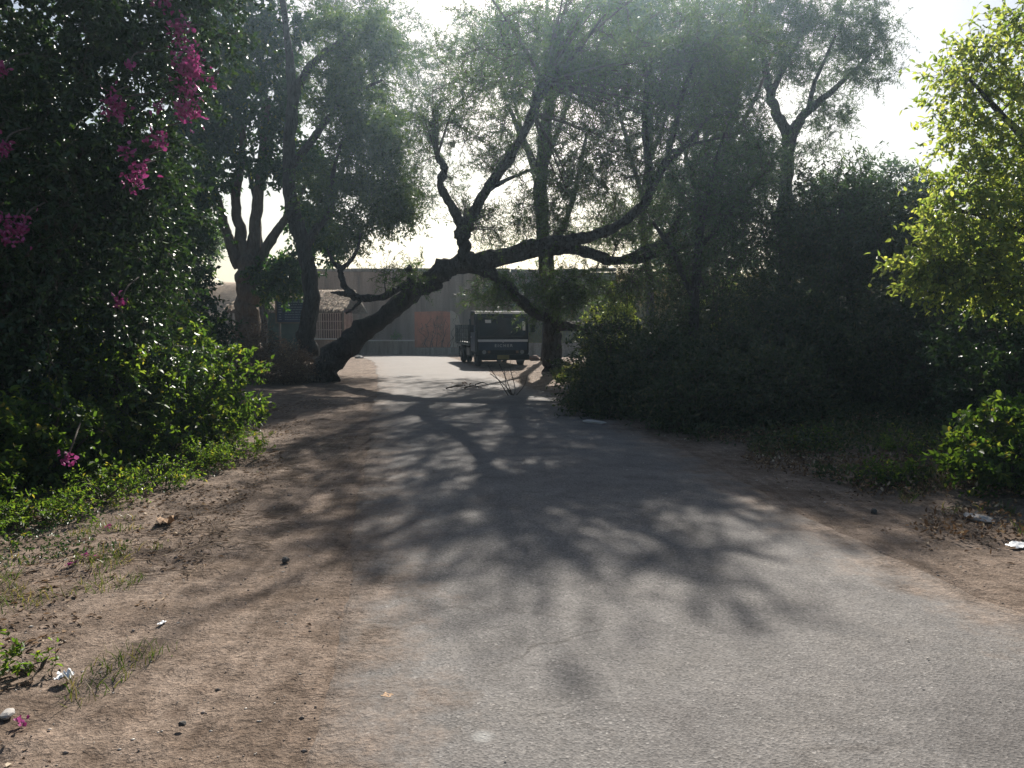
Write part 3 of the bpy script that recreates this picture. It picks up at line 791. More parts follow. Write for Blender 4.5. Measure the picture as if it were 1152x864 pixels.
# dark tall shrubs and hedge trees on the left behind
DK = dict(twigs=8, tl=0.5, lpt=16, L=0.10, W=0.055, shape='broad', leafmat='bougain', droop=-0.3, twig_up=0.0, r0=0.009)
for k, (x, y, z, rx, ry_, rz, n, lb) in enumerate([
        (-7.4, 15.0, 2.0, 1.5, 1.2, 2.0, 150, 'tall dark bush between the bougainvillea and the pale trunk'),
        (-9.0, 19.5, 2.6, 1.6, 1.3, 2.6, 150, 'tall dark bush left of the pale-barked tree'),
        (-7.6, 18.5, 1.0, 1.0, 0.9, 1.0, 80, 'low dark green bush at the foot of the pale-barked tree'),
        (-6.0, 13.2, 0.8, 0.9, 0.9, 0.8, 90, 'rounded shaded bush behind the sunlit shrubs'),
        (-10.5, 14.0, 3.6, 2.4, 1.6, 3.6, 260, 'broad dark bush far left behind the bougainvillea'),
        (-8.4, 13.2, 4.4, 1.6, 1.2, 3.4, 200, 'very tall dark bush filling the view above the bougainvillea'),
        (-12.5, 24.0, 3.2, 2.4, 1.6, 3.2, 160, 'broad dark bush far left beyond the pale trunk')]):
    shrub('dark_bush', lb, 'bush', (x, y, z), (rx, ry_, rz), n, DK, 50 + k, nst=8, group='dark bushes behind the left verge', clip=ground_clip, stem_r=0.03)

# dry brush heap at the foot of the leaning tree
for k, (x, y, rx, rz, lb) in enumerate([(-6.5, 19.8, 1.0, 0.85, 'brown heap of dry brush left of the leaning trunk'), (-5.75, 20.6, 0.55, 0.45, 'small dry brown bush against the base of the leaning trunk')]):
    shrub('dry_bush', lb, 'bush', (x, y, rz * .75), (rx, 0.8, rz * 1.1), 170, dict(twigs=18, tl=0.4, lpt=5, L=0.05, W=0.02, shape='strip', leafmat='litter', r0=0.008, droop=-0.2, spread=1.3), 70 + k, nst=10,
          group='dry brush under the left trees', twigmat='brush', clip=ground_clip, stem_r=0.012)

# ------------------------------------------------------------------ right thicket
TH = dict(twigs=11, tl=0.62, lpt=21, L=0.075, W=0.030, shape='strip', leafmat='thicket', r0=0.008, droop=-0.2)
for k, (x, y, z, rx, ry_, rz, n, lb) in enumerate([
        (1.9, 14.6, 0.75, 0.85, 0.9, 0.80, 110, 'low dark bush at the road edge, first of the right thicket'),
        (2.8, 13.0, 0.65, 0.9, 0.9, 0.7, 110, 'dark rounded bush at the bend of the right road edge'),
        (3.3, 16.0, .95, 1.0, 1.0, .95, 90, 'dark bush under the arching limbs behind the road-edge bush'),
        (4.5, 13.0, 1.25, 1.0, 0.9, 1.3, 140, 'tall black-green bush in the middle of the right thicket'),
        (5.7, 14.6, 2.2, 1.3, 1.2, 2.2, 170, 'tallest dark bush of the thicket under the bare-stemmed tree'),
        (7.2, 14.0, 2.0, 1.4, 1.2, 2.0, 170, 'tall dark bush of the thicket below the white sky gap'),
        (6.0, 11.6, 1.1, 1.1, 0.9, 1.1, 130, 'shaded bush in front of the tallest thicket bushes'),
        (8.4, 12.4, 1.8, 1.4, 1.2, 1.8, 160, 'dark bush behind the yellow-green tree'),
        (2.75, 11.5, 0.40, 0.75, 0.6, 0.5, 90, 'low ragged bush leaning over the right road edge'),
        (3.7, 11.2, 0.55, 0.8, 0.6, 0.65, 100, 'low shaded bush right of the ragged road-edge bush'),
        (1.75, 13.2, 0.40, 0.6, 0.6, 0.5, 80, 'small bush at the road edge nearest the dead sapling'),
        (4.9, 11.9, 0.6, 0.9, 0.7, 0.7, 110, 'low shaded bush spilling onto the verge from the middle of the thicket'),
        (7.6, 11.2, 0.7, 1.1, 0.8, 0.8, 120, 'low shaded bush at the foot of the tall bush below the white sky gap'),
        (5.2, 19.5, 2.4, 1.8, 1.3, 2.4, 160, 'deep dark bush seen behind the low right thicket'),
        (10.5, 17.0, 2.6, 2.2, 1.5, 2.6, 180, 'broad dark bush at the far right behind the thicket')]):
    shrub('thicket_bush', lb, 'bush', (x, y, z), (rx, ry_, rz), n, TH, 80 + k, nst=9, group='dark thicket on the right of the road', clip=ground_clip, stem_r=0.03)

plant('thicket_tree', 'slender dark feathery tree rising out of the thicket under the slanting trunk', 'tree', [
    [(775, 440, 15.6, .12), (779, 380, 15.6, .10), (783, 310, 15.6, .085), (790, 250, 15.6, .07), (800, 200, 15.6, .05), (815, 150, 15.6, .02)],
    [(781, 340, 15.6, .06), (760, 290, 15.4, .05), (735, 250, 15.2, .03)],
    [(786, 280, 15.6, .05), (825, 235, 15.7, .04), (855, 200, 15.8, .02)]],
    [(800, 225, 15.6, 1.0, .9, .9, 70), (840, 260, 15.6, .9, .9, .8, 55), (765, 300, 15.4, .5, .6, .5, 12), (835, 190, 15.8, .8, .8, .6, 36)], TALL, 120)
plant('thicket_tree', 'dark airy tree rising out of the thicket just left of the white sky gap', 'tree', [
    [(965, 440, 15.0, .11), (962, 380, 15, .09), (955, 310, 15, .08), (950, 260, 15, .06), (945, 210, 15, .02)],
    [(957, 320, 15, .05), (985, 270, 15, .04), (1005, 225, 15, .02)]],
    [(945, 235, 15, .9, .8, .75, 60), (1000, 245, 15, .9, .8, .7, 55), (960, 200, 15.2, .5, .5, .4, 14), (900, 260, 15, .8, .8, .6, 40)], TALL, 121)
# yellow green tree at the right edge
YL = dict(twigs=11, tl=0.45, lpt=11, L=0.070, W=0.036, shape='broad', leafmat='yellow', r0=0.008, droop=-0.15, twig_up=0.0, ldroop=-0.2)
plant('yellow_green_tree', 'sunlit yellow-green tree spreading in at the right edge of the view', 'tree', [
    ('w', [[7.0, 8.6, -.05, .16], [6.95, 8.6, 1.0, .13], [6.8, 8.7, 2.0, .11], [6.5, 8.8, 3.0, .09], [6.2, 8.9, 3.9, .06]]),
    ('w', [[6.85, 8.7, 1.7, .07], [6.2, 8.8, 2.3, .05], [5.6, 8.9, 2.7, .03], [4.9, 9.0, 2.9, .015]]),
    ('w', [[6.6, 8.8, 2.7, .06], [6.0, 8.9, 3.4, .045], [5.5, 9.0, 4.0, .03], [5.1, 9.0, 4.4, .015]]),
], [(1125, 150, 8.9, .7, .5, .75, 46), (1095, 230, 8.9, .65, .45, .5, 44), (1065, 285, 8.9, .55, .4, .36, 40), (1150, 60, 8.9, .6, .5, .6, 36), (1150, 250, 8.8, .6, .45, .6, 44), (1120, 310, 8.8, .6, .45, .35, 40),
    (1090, 150, 9.0, .3, .4, .3, 12), (1085, 80, 9.0, .35, .4, .2, 8), (1040, 300, 9.0, .3, .4, .25, 14)],
    YL, 101, base=(7.0, 8.6, 0.2))
shrub('right_shrub', 'dark shrub with glinting leaves under the yellow-green tree', 'shrub', (6.2, 9.4, 1.3), (1.1, 0.8, 1.1), 150, dict(SH, leafmat='bougain', lpt=14, tl=.35), 111, nst=8, clip=ground_clip, stem_r=0.02)
shrub('right_shrub', 'low bright green shrub beside the white scrap at the right road edge', 'shrub', (4.45, 6.7, 0.42), (0.6, 0.6, 0.45), 110, dict(SH, leafmat='shrub'), 112, nst=8, clip=ground_clip, stem_r=0.012)
shrub('sapling', 'small bright green sapling behind the thicket beside the upright trunk', 'plant', (3.0, 23.2, 1.35), (0.9, 0.6, 1.2), 80, dict(SH, L=.09, W=.055, tl=.4, leafmat='yellow'), 113, nst=5, clip=ground_clip, stem_r=0.015)
shrub('sapling', 'sunlit pale green sapling glimpsed through the gap above the thicket', 'plant', (6.1, 22.0, 1.7), (0.9, 0.6, 1.3), 70, dict(SH, L=.09, W=.055, tl=.4, leafmat='yellow'), 114, nst=5, clip=ground_clip, stem_r=0.015)
#@@END_TREES

#@@STRUCT
exec_struct = True
# ------------------------------------------------------------------ mesh pieces for built things
class MB:
    def __init__(self):
        self.bm = bmesh.new()
    def box(self, c, s, rot=None, taper=None):
        v = []
        for dz in (-.5, .5):
            for dx, dy in ((-.5, -.5), (.5, -.5), (.5, .5), (-.5, .5)):
                q = Vector((dx * s[0], dy * s[1], dz * s[2]))
                if taper and dz > 0:
                    q.x *= taper[0]; q.y *= taper[1]
                if rot is not None:
                    q = rot @ q
                v.append(self.bm.verts.new(Vector(c) + q))
        for f in ((3, 2, 1, 0), (4, 5, 6, 7), (0, 1, 5, 4), (1, 2, 6, 5), (2, 3, 7, 6), (3, 0, 4, 7)):
            self.bm.faces.new([v[i] for i in f])
        return self
    def prism(self, prof, axis, a, b_):
        """prof: 2D outline in the plane across the axis ('x': (y,z), 'y': (x,z))"""
        def pt(u, w, t):
            return (t, u, w) if axis == 'x' else ((u, t, w) if axis == 'y' else (u, w, t))
        A = [self.bm.verts.new(pt(u, w, a)) for u, w in prof]
        B = [self.bm.verts.new(pt(u, w, b_)) for u, w in prof]
        n = len(prof)
        self.bm.faces.new(A[::-1]); self.bm.faces.new(B)
        for i in range(n):
            self.bm.faces.new((A[i], A[(i + 1) % n], B[(i + 1) % n], B[i]))
        return self
    def cyl(self, p0, p1, r, n=16, r2=None):
        p0, p1 = Vector(p0), Vector(p1)
        t = (p1 - p0).normalized()
        a = t.orthogonal().normalized(); b_ = t.cross(a)
        r2 = r if r2 is None else r2
        A = [self.bm.verts.new(p0 + (a * math.cos(k * 2 * math.pi / n) + b_ * math.sin(k * 2 * math.pi / n)) * r) for k in range(n)]
        B = [self.bm.verts.new(p1 + (a * math.cos(k * 2 * math.pi / n) + b_ * math.sin(k * 2 * math.pi / n)) * r2) for k in range(n)]
        self.bm.faces.new(A[::-1]); self.bm.faces.new(B)
        for i in range(n):
            self.bm.faces.new((A[i], A[(i + 1) % n], B[(i + 1) % n], B[i]))
        return self
    def rocky(self, c, s, rng, sub=2, j=0.18):
        g_ = bmesh.ops.create_icosphere(self.bm, subdivisions=sub, radius=0.5)
        for v in g_['verts']:
            v.co = Vector((v.co.x * s[0], v.co.y * s[1], v.co.z * s[2])) * (1 + rng.uniform(-j, j)) + Vector(c)
        return self
    def build(self, name, mat, parent=None, bevel=0.0, local=True):
        bmesh.ops.recalc_face_normals(self.bm, faces=self.bm.faces)
        if bevel:
            bmesh.ops.bevel(self.bm, geom=[e_ for e_ in self.bm.edges if e_.calc_face_angle(0) > 0.6], offset=bevel, segments=2, profile=0.6, affect='EDGES', clamp_overlap=True)
        me = bpy.data.meshes.new(name)
        self.bm.to_mesh(me); self.bm.free()
        return link(name, me, mat, parent, local)

def streak_mat(name, lo, hi, stain, scale=(1.2, 1.2, 0.12), amt=0.7, moss=None):
    m, nt, b = new_mat(name)
    p = position(nt)
    mp = nt.nodes.new('ShaderNodeMapping'); mp.inputs['Scale'].default_value = scale
    nt.links.new(p, mp.inputs['Vector'])
    n1 = noise(nt, 1.6, 6, 0.65, mp.outputs[0]); n2 = noise(nt, 0.35, 5, 0.6, p); n3 = noise(nt, 14, 5, 0.65, p)
    c1 = ramp(nt, [(0.3, lo), (0.7, hi)]); nt.links.new(n3.outputs[0], c1.inputs[0])
    f = ramp(nt, [(0.42, (0, 0, 0)), (0.68, (amt, amt, amt))]); nt.links.new(n1.outputs[0], f.inputs[0])
    cc = mixc(nt, f.outputs[0], c1.outputs[0], stain)
    if moss:
        f2 = ramp(nt, [(0.44, (0, 0, 0)), (0.62, (.8, .8, .8))]); nt.links.new(n2.outputs[0], f2.inputs[0])
        cc = mixc(nt, f2.outputs[0], cc, moss)
    nt.links.new(cc, b.inputs['Base Color'])
    b.inputs['Roughness'].default_value = 0.92
    b.inputs['Specular IOR Level'].default_value = 0.15
    nt.links.new(bump(nt, n3.outputs[0], 0.5, 0.05), b.inputs['Normal'])
    return m

M['wall'] = streak_mat('weathered_wall', (0.31, 0.225, 0.17), (0.45, 0.335, 0.26), (0.18, 0.13, 0.10), amt=.8)
M['mossy'] = streak_mat('mossy_wall', (0.26, 0.22, 0.18), (0.38, 0.32, 0.26), (0.12, 0.11, 0.085), moss=(0.06, 0.085, 0.035))
M['concrete'] = streak_mat('concrete', (0.27, 0.24, 0.21), (0.42, 0.375, 0.33), (0.14, 0.12, 0.105), (3, 3, .3), .85)
M['pink'] = streak_mat('faded_pink_paint', (0.52, 0.19, 0.115), (0.62, 0.28, 0.18), (0.26, 0.12, 0.08), (1.5, 1.5, .7), 0.8)
M['plaster'] = streak_mat('lit_plaster', (0.40, 0.35, 0.29), (0.55, 0.49, 0.42), (0.26, 0.22, 0.18))
M['thatch'] = simple_mat('thatch', (0.46, 0.36, 0.27), 0.95, var=0.4, scale=9, bmp=0.8)
M['wood'] = simple_mat('old_wood', (0.14, 0.105, 0.08), 0.85, var=0.3, scale=8)
M['maroon'] = simple_mat('maroon_wall', (0.10, 0.05, 0.045), 0.8, var=0.3)
M['bars'] = simple_mat('painted_bars', (0.55, 0.40, 0.34), 0.6, var=0.25, scale=12)
M['white'] = simple_mat('white_paint_and_lit_top', (0.72, 0.70, 0.66), 0.7, var=0.12, scale=12)
M['blue_board'] = simple_mat('blue_board', (0.022, 0.055, 0.135), 0.5, var=0.18, scale=5)
M['board_text'] = simple_mat('board_text', (0.16, 0.23, 0.33), 0.6, var=0.1)
M['steel'] = simple_mat('painted_steel', (0.10, 0.10, 0.10), 0.6, var=0.2)
M['dark_opening'] = simple_mat('shaded_opening', (0.03, 0.06, 0.045), 0.9, var=0.35, scale=4)
M['truck_blue'] = simple_mat('truck_blue', (0.014, 0.036, 0.075), 0.4, var=0.2, scale=3)
M['truck_dark'] = simple_mat('truck_dark', (0.020, 0.025, 0.028), 0.8, var=0.3, scale=5, spec=0.12)
M['truck_bed'] = simple_mat('truck_bed_paint', (0.030, 0.042, 0.042), 0.6, var=0.35, scale=4)
M['chrome'] = simple_mat('silver_band', (0.62, 0.64, 0.68), 0.35, 0.3, var=0.08)
M['rubber'] = simple_mat('rubber', (0.028, 0.027, 0.027), 0.85, var=0.3)
M['rim'] = simple_mat('rim', (0.16, 0.15, 0.14), 0.55, 0.2)
M['lamp'] = simple_mat('lamp_glass', (0.22, 0.23, 0.24), 0.15, var=0.05)
M['amber'] = simple_mat('amber_lens', (0.16, 0.09, 0.05), 0.3, var=0.05)
M['plate_y'] = simple_mat('yellow_plate', (0.20, 0.16, 0.04), 0.5, var=0.15)
gl, nt, b = new_mat('windscreen_glass')
b.inputs['Base Color'].default_value = (0.015, 0.02, 0.024, 1)
b.inputs['Roughness'].default_value = 0.054
b.inputs['Specular IOR Level'].default_value = 0.6
M['glass'] = gl

# tall retaining wall across the end of the road
def wall_line(mb, pts, z0, z1, th):
    for (x0, y0), (x1, y1) in zip(pts[:-1], pts[1:]):
        d = Vector((x1 - x0, y1 - y0, 0)); ln = d.length
        a = math.atan2(d.y, d.x)
        mb.box(((x0 + x1) / 2, (y0 + y1) / 2, (z0 + z1) / 2), (ln, th, z1 - z0), Matrix.Rotation(a, 3, 'Z'))
    return mb
w1 = empty('retaining_wall', (-9.0, 44.0, 0))
tag(w1, 'tall grey streaked wall closing the far end of the road', 'wall')
MB().box((-6.5, 44.4, 2.22), (14.0, 0.8, 4.6)).build('wall_face', M['wall'], w1, local=False)
MB().box((3.2, 44.42, 2.2), (5.4, 0.8, 4.55)).build('mossy_face', M['mossy'], w1, local=False)['label'] = 'green mossy stretch of the wall behind the truck'
mb = MB(); rngw = np.random.default_rng(14)
for k in range(13):
    mb.box((-12.85 + k * 1.5, 44.36 + rngw.uniform(-.03, .03), 4.595 + rngw.uniform(-.035, .05)), (1.47, 1.0 + rngw.uniform(-.06, .06), 0.15), Matrix.Rotation(rngw.normal(0, .012), 3, 'Y'))
mb.build('coping', M['concrete'], w1, bevel=0.02, local=False)
mb = MB()
for k in range(9):
    mb.box((-12.6 + k * 1.9, 43.93, 2.1), (0.30, 0.16, 4.3))
mb.build('buttress', M['wall'], w1, bevel=0.01, local=False)
# low parapet wall in front
pw = empty('parapet_wall', (-7.0, 40.8, 0))
tag(pw, 'low grey concrete parapet between the hut and the pink wall', 'wall')
MB().box((-7.4, 40.9, 0.30), (5.4, 0.25, 0.75)).build('wall_body', M['concrete'], pw, local=False)
MB().box((-7.4, 40.9, 0.705), (5.5, 0.33, 0.06)).build('coping', M['white'], pw, bevel=0.01, local=False)  # white coping colour carries the sunlit line along the parapet top
rng = np.random.default_rng(3)
# pink painted wall
kw = empty('pink_wall', (-3.9, 40.2, 0))
tag(kw, 'faded pink painted wall on a grey plinth just left of the truck', 'wall')
mb = MB()
prof = [(-5.05, 0.36), (-3.25, 0.36), (-2.78, 0.36), (-2.74, 1.5), (-2.85, 1.95), (-3.1, 2.18), (-3.6, 2.24), (-5.05, 2.2)]
mb.prism([(x, z) for x, z in prof], 'y', 40.2, 40.75)
mb.build('wall_body', M['pink'], kw, local=False)
MB().box((-3.75, 40.42, 0.13), (2.7, 0.85, 0.45)).build('plinth', M['concrete'], kw, bevel=0.02, local=False)
mb = MB()
mb.prism([(-3.2, 0.37), (-2.72, 0.37), (-2.69, 1.5), (-2.80, 1.96), (-3.06, 2.21), (-3.2, 2.26)], 'y', 40.17, 40.78)
mb.build('end_pier', M['plaster'], kw, local=False)  # plaster end kept pale so its colour holds the sunlit side
rc = np.random.default_rng(61)
cl = []
for k in range(11):
    x = -4.6 + k * .17 + rc.normal(0, .06); z = .35; rows = []
    y = 40.17
    for q in range(6):
        rows.append([x, y + rc.normal(0, .01), z, .014 - .0018 * q]); x += rc.normal(0.03, .14); z += rc.uniform(.15, .42)
    z_ok = [r_ for r_ in rows if r_[2] < 2.2]
    if len(z_ok) > 1: cl.append(('w', z_ok))
CREEPER = cl
# low wall right of truck
lw = MB().box((3.3, 38.2, 0.28), (7.0, 0.3, 0.72)).build('boundary_wall', M['concrete'], None)
tag(lw, 'low grey boundary wall seen between the truck and the upright trunk', 'wall')
# grassy slope behind the right side
sx_, sy_ = np.meshgrid(np.linspace(-1, 30, 70), np.linspace(39.2, 60, 40))
sz_ = sstep(39.4, 47, sy_) * 4.2 * sstep(-1, 4.5, sx_) + 0.35 * (fbm(sx_ * .6, sy_ * .6, 15) - .45) - 0.1
idx = np.arange(sx_.size).reshape(sx_.shape)
sf = np.stack([idx[:-1, :-1], idx[:-1, 1:], idx[1:, 1:], idx[1:, :-1]], -1).reshape(-1, 4)
M['slope'] = simple_mat('dry_slope', (0.22, 0.18, 0.09), 0.95, var=0.4, scale=2.5, bmp=0.6)
sl = link('embankment', np_mesh('embankment', np.stack([sx_, sy_, sz_], -1).reshape(-1, 3), sf, smooth=True), M['slope'])
tag(sl, 'dry yellow grassy slope rising behind the low boundary wall', 'slope', kind='structure')
# rubble bank far left
sx_, sy_ = np.meshgrid(np.linspace(-40, -9.5, 70), np.linspace(33, 60, 40))
sz_ = sstep(36, 45, sy_) * 4.0 * sstep(-9.6, -14, sx_) + 0.5 * (fbm(sx_ * .9, sy_ * .9, 25) - .45) - 0.12
sl2 = link('embankment', np_mesh('embankment', np.stack([sx_, sy_, sz_], -1).reshape(-1, 3), sf, smooth=True), simple_mat('rubble_slope', (0.34, 0.25, 0.18), 0.95, var=0.35, scale=3, bmp=0.8))
tag(sl2, 'tan rubbly bank behind the thatched hut', 'slope', kind='structure')
# ------------------------------------------------------------------ hut
HY = 36.0
hut = empty('thatched_hut', (-9.6, HY, 0))
tag(hut, 'small roadside hut with shaggy thatched roof and barred window', 'hut')
def hx(px): return (px - 576) / FPX * HY
xa, xb = hx(262), hx(389)
mb = MB()
mb.prism([(HY - .7, 2.12), (HY - .7, 2.24), (HY + 2.4, 3.25), (HY + 5.5, 2.24), (HY + 5.5, 2.12), (HY + 2.4, 3.10)], 'x', xa, xb)
rngh = np.random.default_rng(9)
rf_ = mb.build('roof', M['thatch'], hut, local=False)
n = 5000
u = rngh.uniform(xa - .1, xb + .1, n); q = rngh.uniform(0, 1, n)
bp = np.stack([u, HY - .75 + 3.15 * q, 2.22 + 1.03 * q + .02], 1)
V, F, rn = leaves(bp, np.repeat([[0, -.95, -.3]], n, 0), rngh, .35, .04, 'strip', 0.0, .9, 3.5)
link('thatch_straw', np_mesh('thatch_straw', V, F, rn), M['thatch'], rf_, True)
MB().box(((xa + hx(345)) / 2 + .6, HY + .5, 1.05), (hx(350) - xa - 1.2, 0.12, 2.1)).build('wall', M['dark_opening'], hut, local=False)  # dark sheet across the hut's open side, its shade put in the colour
MB().box(((hx(350) + hx(386)) / 2, HY + .35, 0.42), (hx(386) - hx(350), 0.3, 0.84)).build('plinth', M['wall'], hut, local=False)
sill = MB().box(((hx(350) + hx(378)) / 2, HY + .15, 0.875), (hx(378) - hx(350), 0.2, 0.05)).build('sill', M['white'], hut, local=False)
gr = MB()
for k in range(14):
    x = hx(353) + (hx(387) - hx(353)) * k / 13
    gr.cyl((x, HY + .25, 0.9), (x, HY + .25, 2.1), 0.020, 6)
for z in (1.3, 1.7, 2.08):
    gr.cyl((hx(352), HY + .27, z), (hx(388), HY + .27, z), 0.016, 6)
for k in range(6):
    y = HY + .25 + k * .3
    gr.cyl((hx(388), y, 0.2), (hx(388), y, 2.1), 0.020, 6)
gr.build('window_bars', M['bars'], hut, local=False)
MB().box(((hx(352) + hx(387)) / 2, HY + 1.9, 1.2), (hx(387) - hx(352), 0.1, 2.2)).build('back_wall', M['maroon'], hut, local=False)
for px_ in (264, 290, 352, 388):
    MB().cyl((hx(px_), HY - .3, -.05), (hx(px_), HY - .3, 2.2), 0.05, 8).build('post', M['wood'], hut, local=False)
MB().box(((xa + xb) / 2, HY - .72, 2.15), (xb - xa, 0.06, 0.16)).build('eave_board', M['wood'], hut, local=False)
# notice board
BY = 27.0
def bx_(px): return (px - 576) / FPX * BY
def bz_(py): return W(400, py, BY)[2]
nb_ = empty('notice_board', (bx_(328), BY, 0))
tag(nb_, 'dark blue notice board with rows of faint lettering between two trunks', 'sign')
x0, x1, z0, z1 = bx_(312), bx_(351), bz_(363), bz_(336)
MB().box(((x0 + x1) / 2, BY, (z0 + z1) / 2), (x1 - x0, 0.04, z1 - z0)).build('panel', M['blue_board'], nb_, 0.004, False)
mb = MB()
for (cx, cz, sx2, sz2) in (((x0 + x1) / 2, z0 - .0, x1 - x0 + .06, .05), ((x0 + x1) / 2, z1, x1 - x0 + .06, .05), (x0, (z0 + z1) / 2, .05, z1 - z0 - .06), (x1, (z0 + z1) / 2, .05, z1 - z0 - .06)):
    mb.box((cx, BY - .012, cz), (sx2, .07, sz2))
mb.build('frame', M['steel'], nb_, 0, False)
mb = MB()
for r_ in range(8):
    z = z1 - .12 - r_ * (z1 - z0 - .2) / 7.3
    x = x0 + (0.3 if r_ else 0.1)
    while x < x1 - .12:
        w_ = rng.uniform(.03, .1)
        mb.box((x + w_ / 2, BY - .023, z), (w_, .006, .028 if r_ else .05))
        x += w_ + rng.uniform(.012, .04)
for r_ in range(1, 8):
    z = z1 - .12 - r_ * (z1 - z0 - .2) / 7.3
    mb.box((x0 + .13, BY - .023, z), (rng.uniform(.06, .12), .006, .028))
mb.build('text_rows', M['board_text'], nb_, 0, False)
for px_ in (315, 347):
    MB().box((bx_(px_), BY + .05, (z1) / 2 - .05), (.06, .05, z1 + .1)).build('post', M['steel'], nb_, 0, False)

# ------------------------------------------------------------------ truck
TX, TY, TYAW = -0.33, 28.1, R(11.5)
tr = empty('truck', (TX, TY, 0), TYAW)
tag(tr, 'dark blue cargo truck parked facing the camera under the tree arch', 'truck')
HW = 0.97
# cab shell: side profile in (y,z); front at y=0, windscreen rakes back
cabp = [(0.02, 0.50), (0.0, 0.62), (0.0, 0.93), (0.05, 1.05), (0.20, 1.84), (0.27, 1.94), (0.40, 2.01), (0.65, 2.05), (1.30, 2.06), (1.45, 2.03), (1.52, 1.93), (1.52, 0.50)]
cab = MB().prism(cabp, 'x', -HW, HW).build('cab', M['truck_dark'], tr, 0.035)
# front panel
MB().box((0, -0.012, 0.77), (1.78, 0.03, 0.30)).build('front_panel', M['truck_blue'], tr, 0.008)
MB().box((0, -0.022, 0.965), (1.84, 0.05, 0.085)).build('silver_band', M['chrome'], tr, 0.01)
MB().prism([(-0.04, .93), (0.04, .93), (0.0, .885)], 'y', -0.055, -0.045).build('emblem', M['chrome'], tr)
wsr = Matrix.Rotation(-math.atan2(.15, .79), 3, 'X')
ws = MB().box((0, 0.115, 1.46), (1.68, 0.02, 0.66), wsr).build('windscreen', M['glass'], tr)
mb = MB()
for sx2 in (-.868, .868):
    mb.box((sx2, 0.118, 1.46), (.05, .05, .72), wsr)
mb.box((0, 0.05, 1.10), (1.78, .05, .05), wsr); mb.box((0, 0.185, 1.815), (1.78, .05, .05), wsr)
mb.build('gasket', M['rubber'], ws)
wp = MB()
for sx2 in (-.45, .3):
    wp.cyl((sx2, .045, 1.12), (sx2 + .45, .095, 1.42), 0.012, 6)
wp.build('wiper', M['rubber'], tr)
MB().box((-.52, 0.145, 1.66), (.22, .012, .12), wsr).build('windscreen_sticker', M['white'], tr)
MB().box((.80, 0.10, 1.5), (.10, .012, .34), wsr).build('windscreen_sticker', M['white'], tr)
# name lettering on the panel
fc_ = bpy.data.curves.new('lettering', 'FONT')
fc_.body = 'EICHER'
fc_.size = 0.15
fc_.space_character = 1.45
fc_.extrude = 0.004
fc_.align_x = 'CENTER'
fc_.materials.append(M['chrome'])
ft = bpy.data.objects.new('lettering', fc_)
ft.rotation_euler = (R(90), 0, 0); ft.location = (0.02, -0.034, 0.735)
col.objects.link(ft)
bpy.context.view_layer.update()
fm = bpy.data.meshes.new_from_object(ft.evaluated_get(bpy.context.evaluated_depsgraph_get()))
fr_, fl_ = ft.rotation_euler.copy(), ft.location.copy()
bpy.data.objects.remove(ft); bpy.data.curves.remove(fc_)
fm.name = 'lettering'
ft = bpy.data.objects.new('lettering', fm)
ft.rotation_euler, ft.location = fr_, fl_
col.objects.link(ft); ft.parent = tr
# grille and lamps
mb = MB()
mb.box((0, -0.012, 0.54), (1.86, 0.04, 0.15))
for k in range(4):
    mb.box((0, -.036, .49 + k * .034), (0.86, .02, .012))
mb.build('grille', M['truck_dark'], tr)
for sx2 in (-1, 1):
    hl = MB().cyl((sx2 * .70, -.03, .555), (sx2 * .70, -.075, .555), .075, 18).build('headlight', M['lamp'], tr)
    MB().cyl((sx2 * .70, -.02, .555), (sx2 * .70, -.06, .555), .09, 18).build('bezel', M['truck_dark'], hl)
    MB().box((sx2 * .52, -.05, .555), (.09, .05, .09)).build('indicator_lamp', M['amber'], tr, .01)
bp_ = MB().box((0, -0.09, .36), (1.90, .14, .20)).build('bumper', M['truck_dark'], tr, .02)
MB().box((-.02, -.168, .37), (.44, .012, .15)).build('number_plate', M['plate_y'], tr)
MB().box((.62, -.15, .25), (.3, .05, .06)).build('tow_bracket', M['steel'], tr, .005)
for sx2 in (-1, 1):
    mr_ = MB().box((sx2 * (HW + .16), .10, 1.40), (.15, .06, .26)).build('wing_mirror', M['truck_dark'], tr, .015)
    MB().cyl((sx2 * (HW - .02), .18, 1.52), (sx2 * (HW + .16), .12, 1.50), .012, 6).cyl((sx2 * (HW - .02), .12, 1.28), (sx2 * (HW + .16), .12, 1.31), .012, 6).build('mirror_arm', M['steel'], mr_)
    dr = MB().box((sx2 * (HW + .006), .80, 1.02), (.02, .98, .92)).build('cab_door', M['truck_blue'], tr, .008)
    MB().box((sx2 * (HW + .022), 1.15, 1.08), (.02, .14, .03)).build('handle', M['chrome'], dr)
    MB().prism([(.38, 1.50), (1.24, 1.50), (1.24, 1.88), (.52, 1.88)], 'x', sx2 * (HW + .002), sx2 * (HW + .012)).build('side_window', M['glass'], dr)
# chassis
mb = MB()
for sx2 in (-.38, .38):
    mb.box((sx2, 2.75, .56), (.09, 5.3, .18))
for y in (.4, 1.6, 2.7, 3.9, 5.2):
    mb.box((0, y, .56), (.68, .08, .12))
mb.box((-.72, 2.4, .50), (.42, .8, .30)); mb.cyl((-.8, .75, .38), (.8, .75, .38), .05); mb.cyl((-.8, 4.15, .38), (.8, 4.15, .38), .07); mb.box((0, 4.15, .38), (.3, .3, .3))
mb.build('chassis', M['steel'], tr)
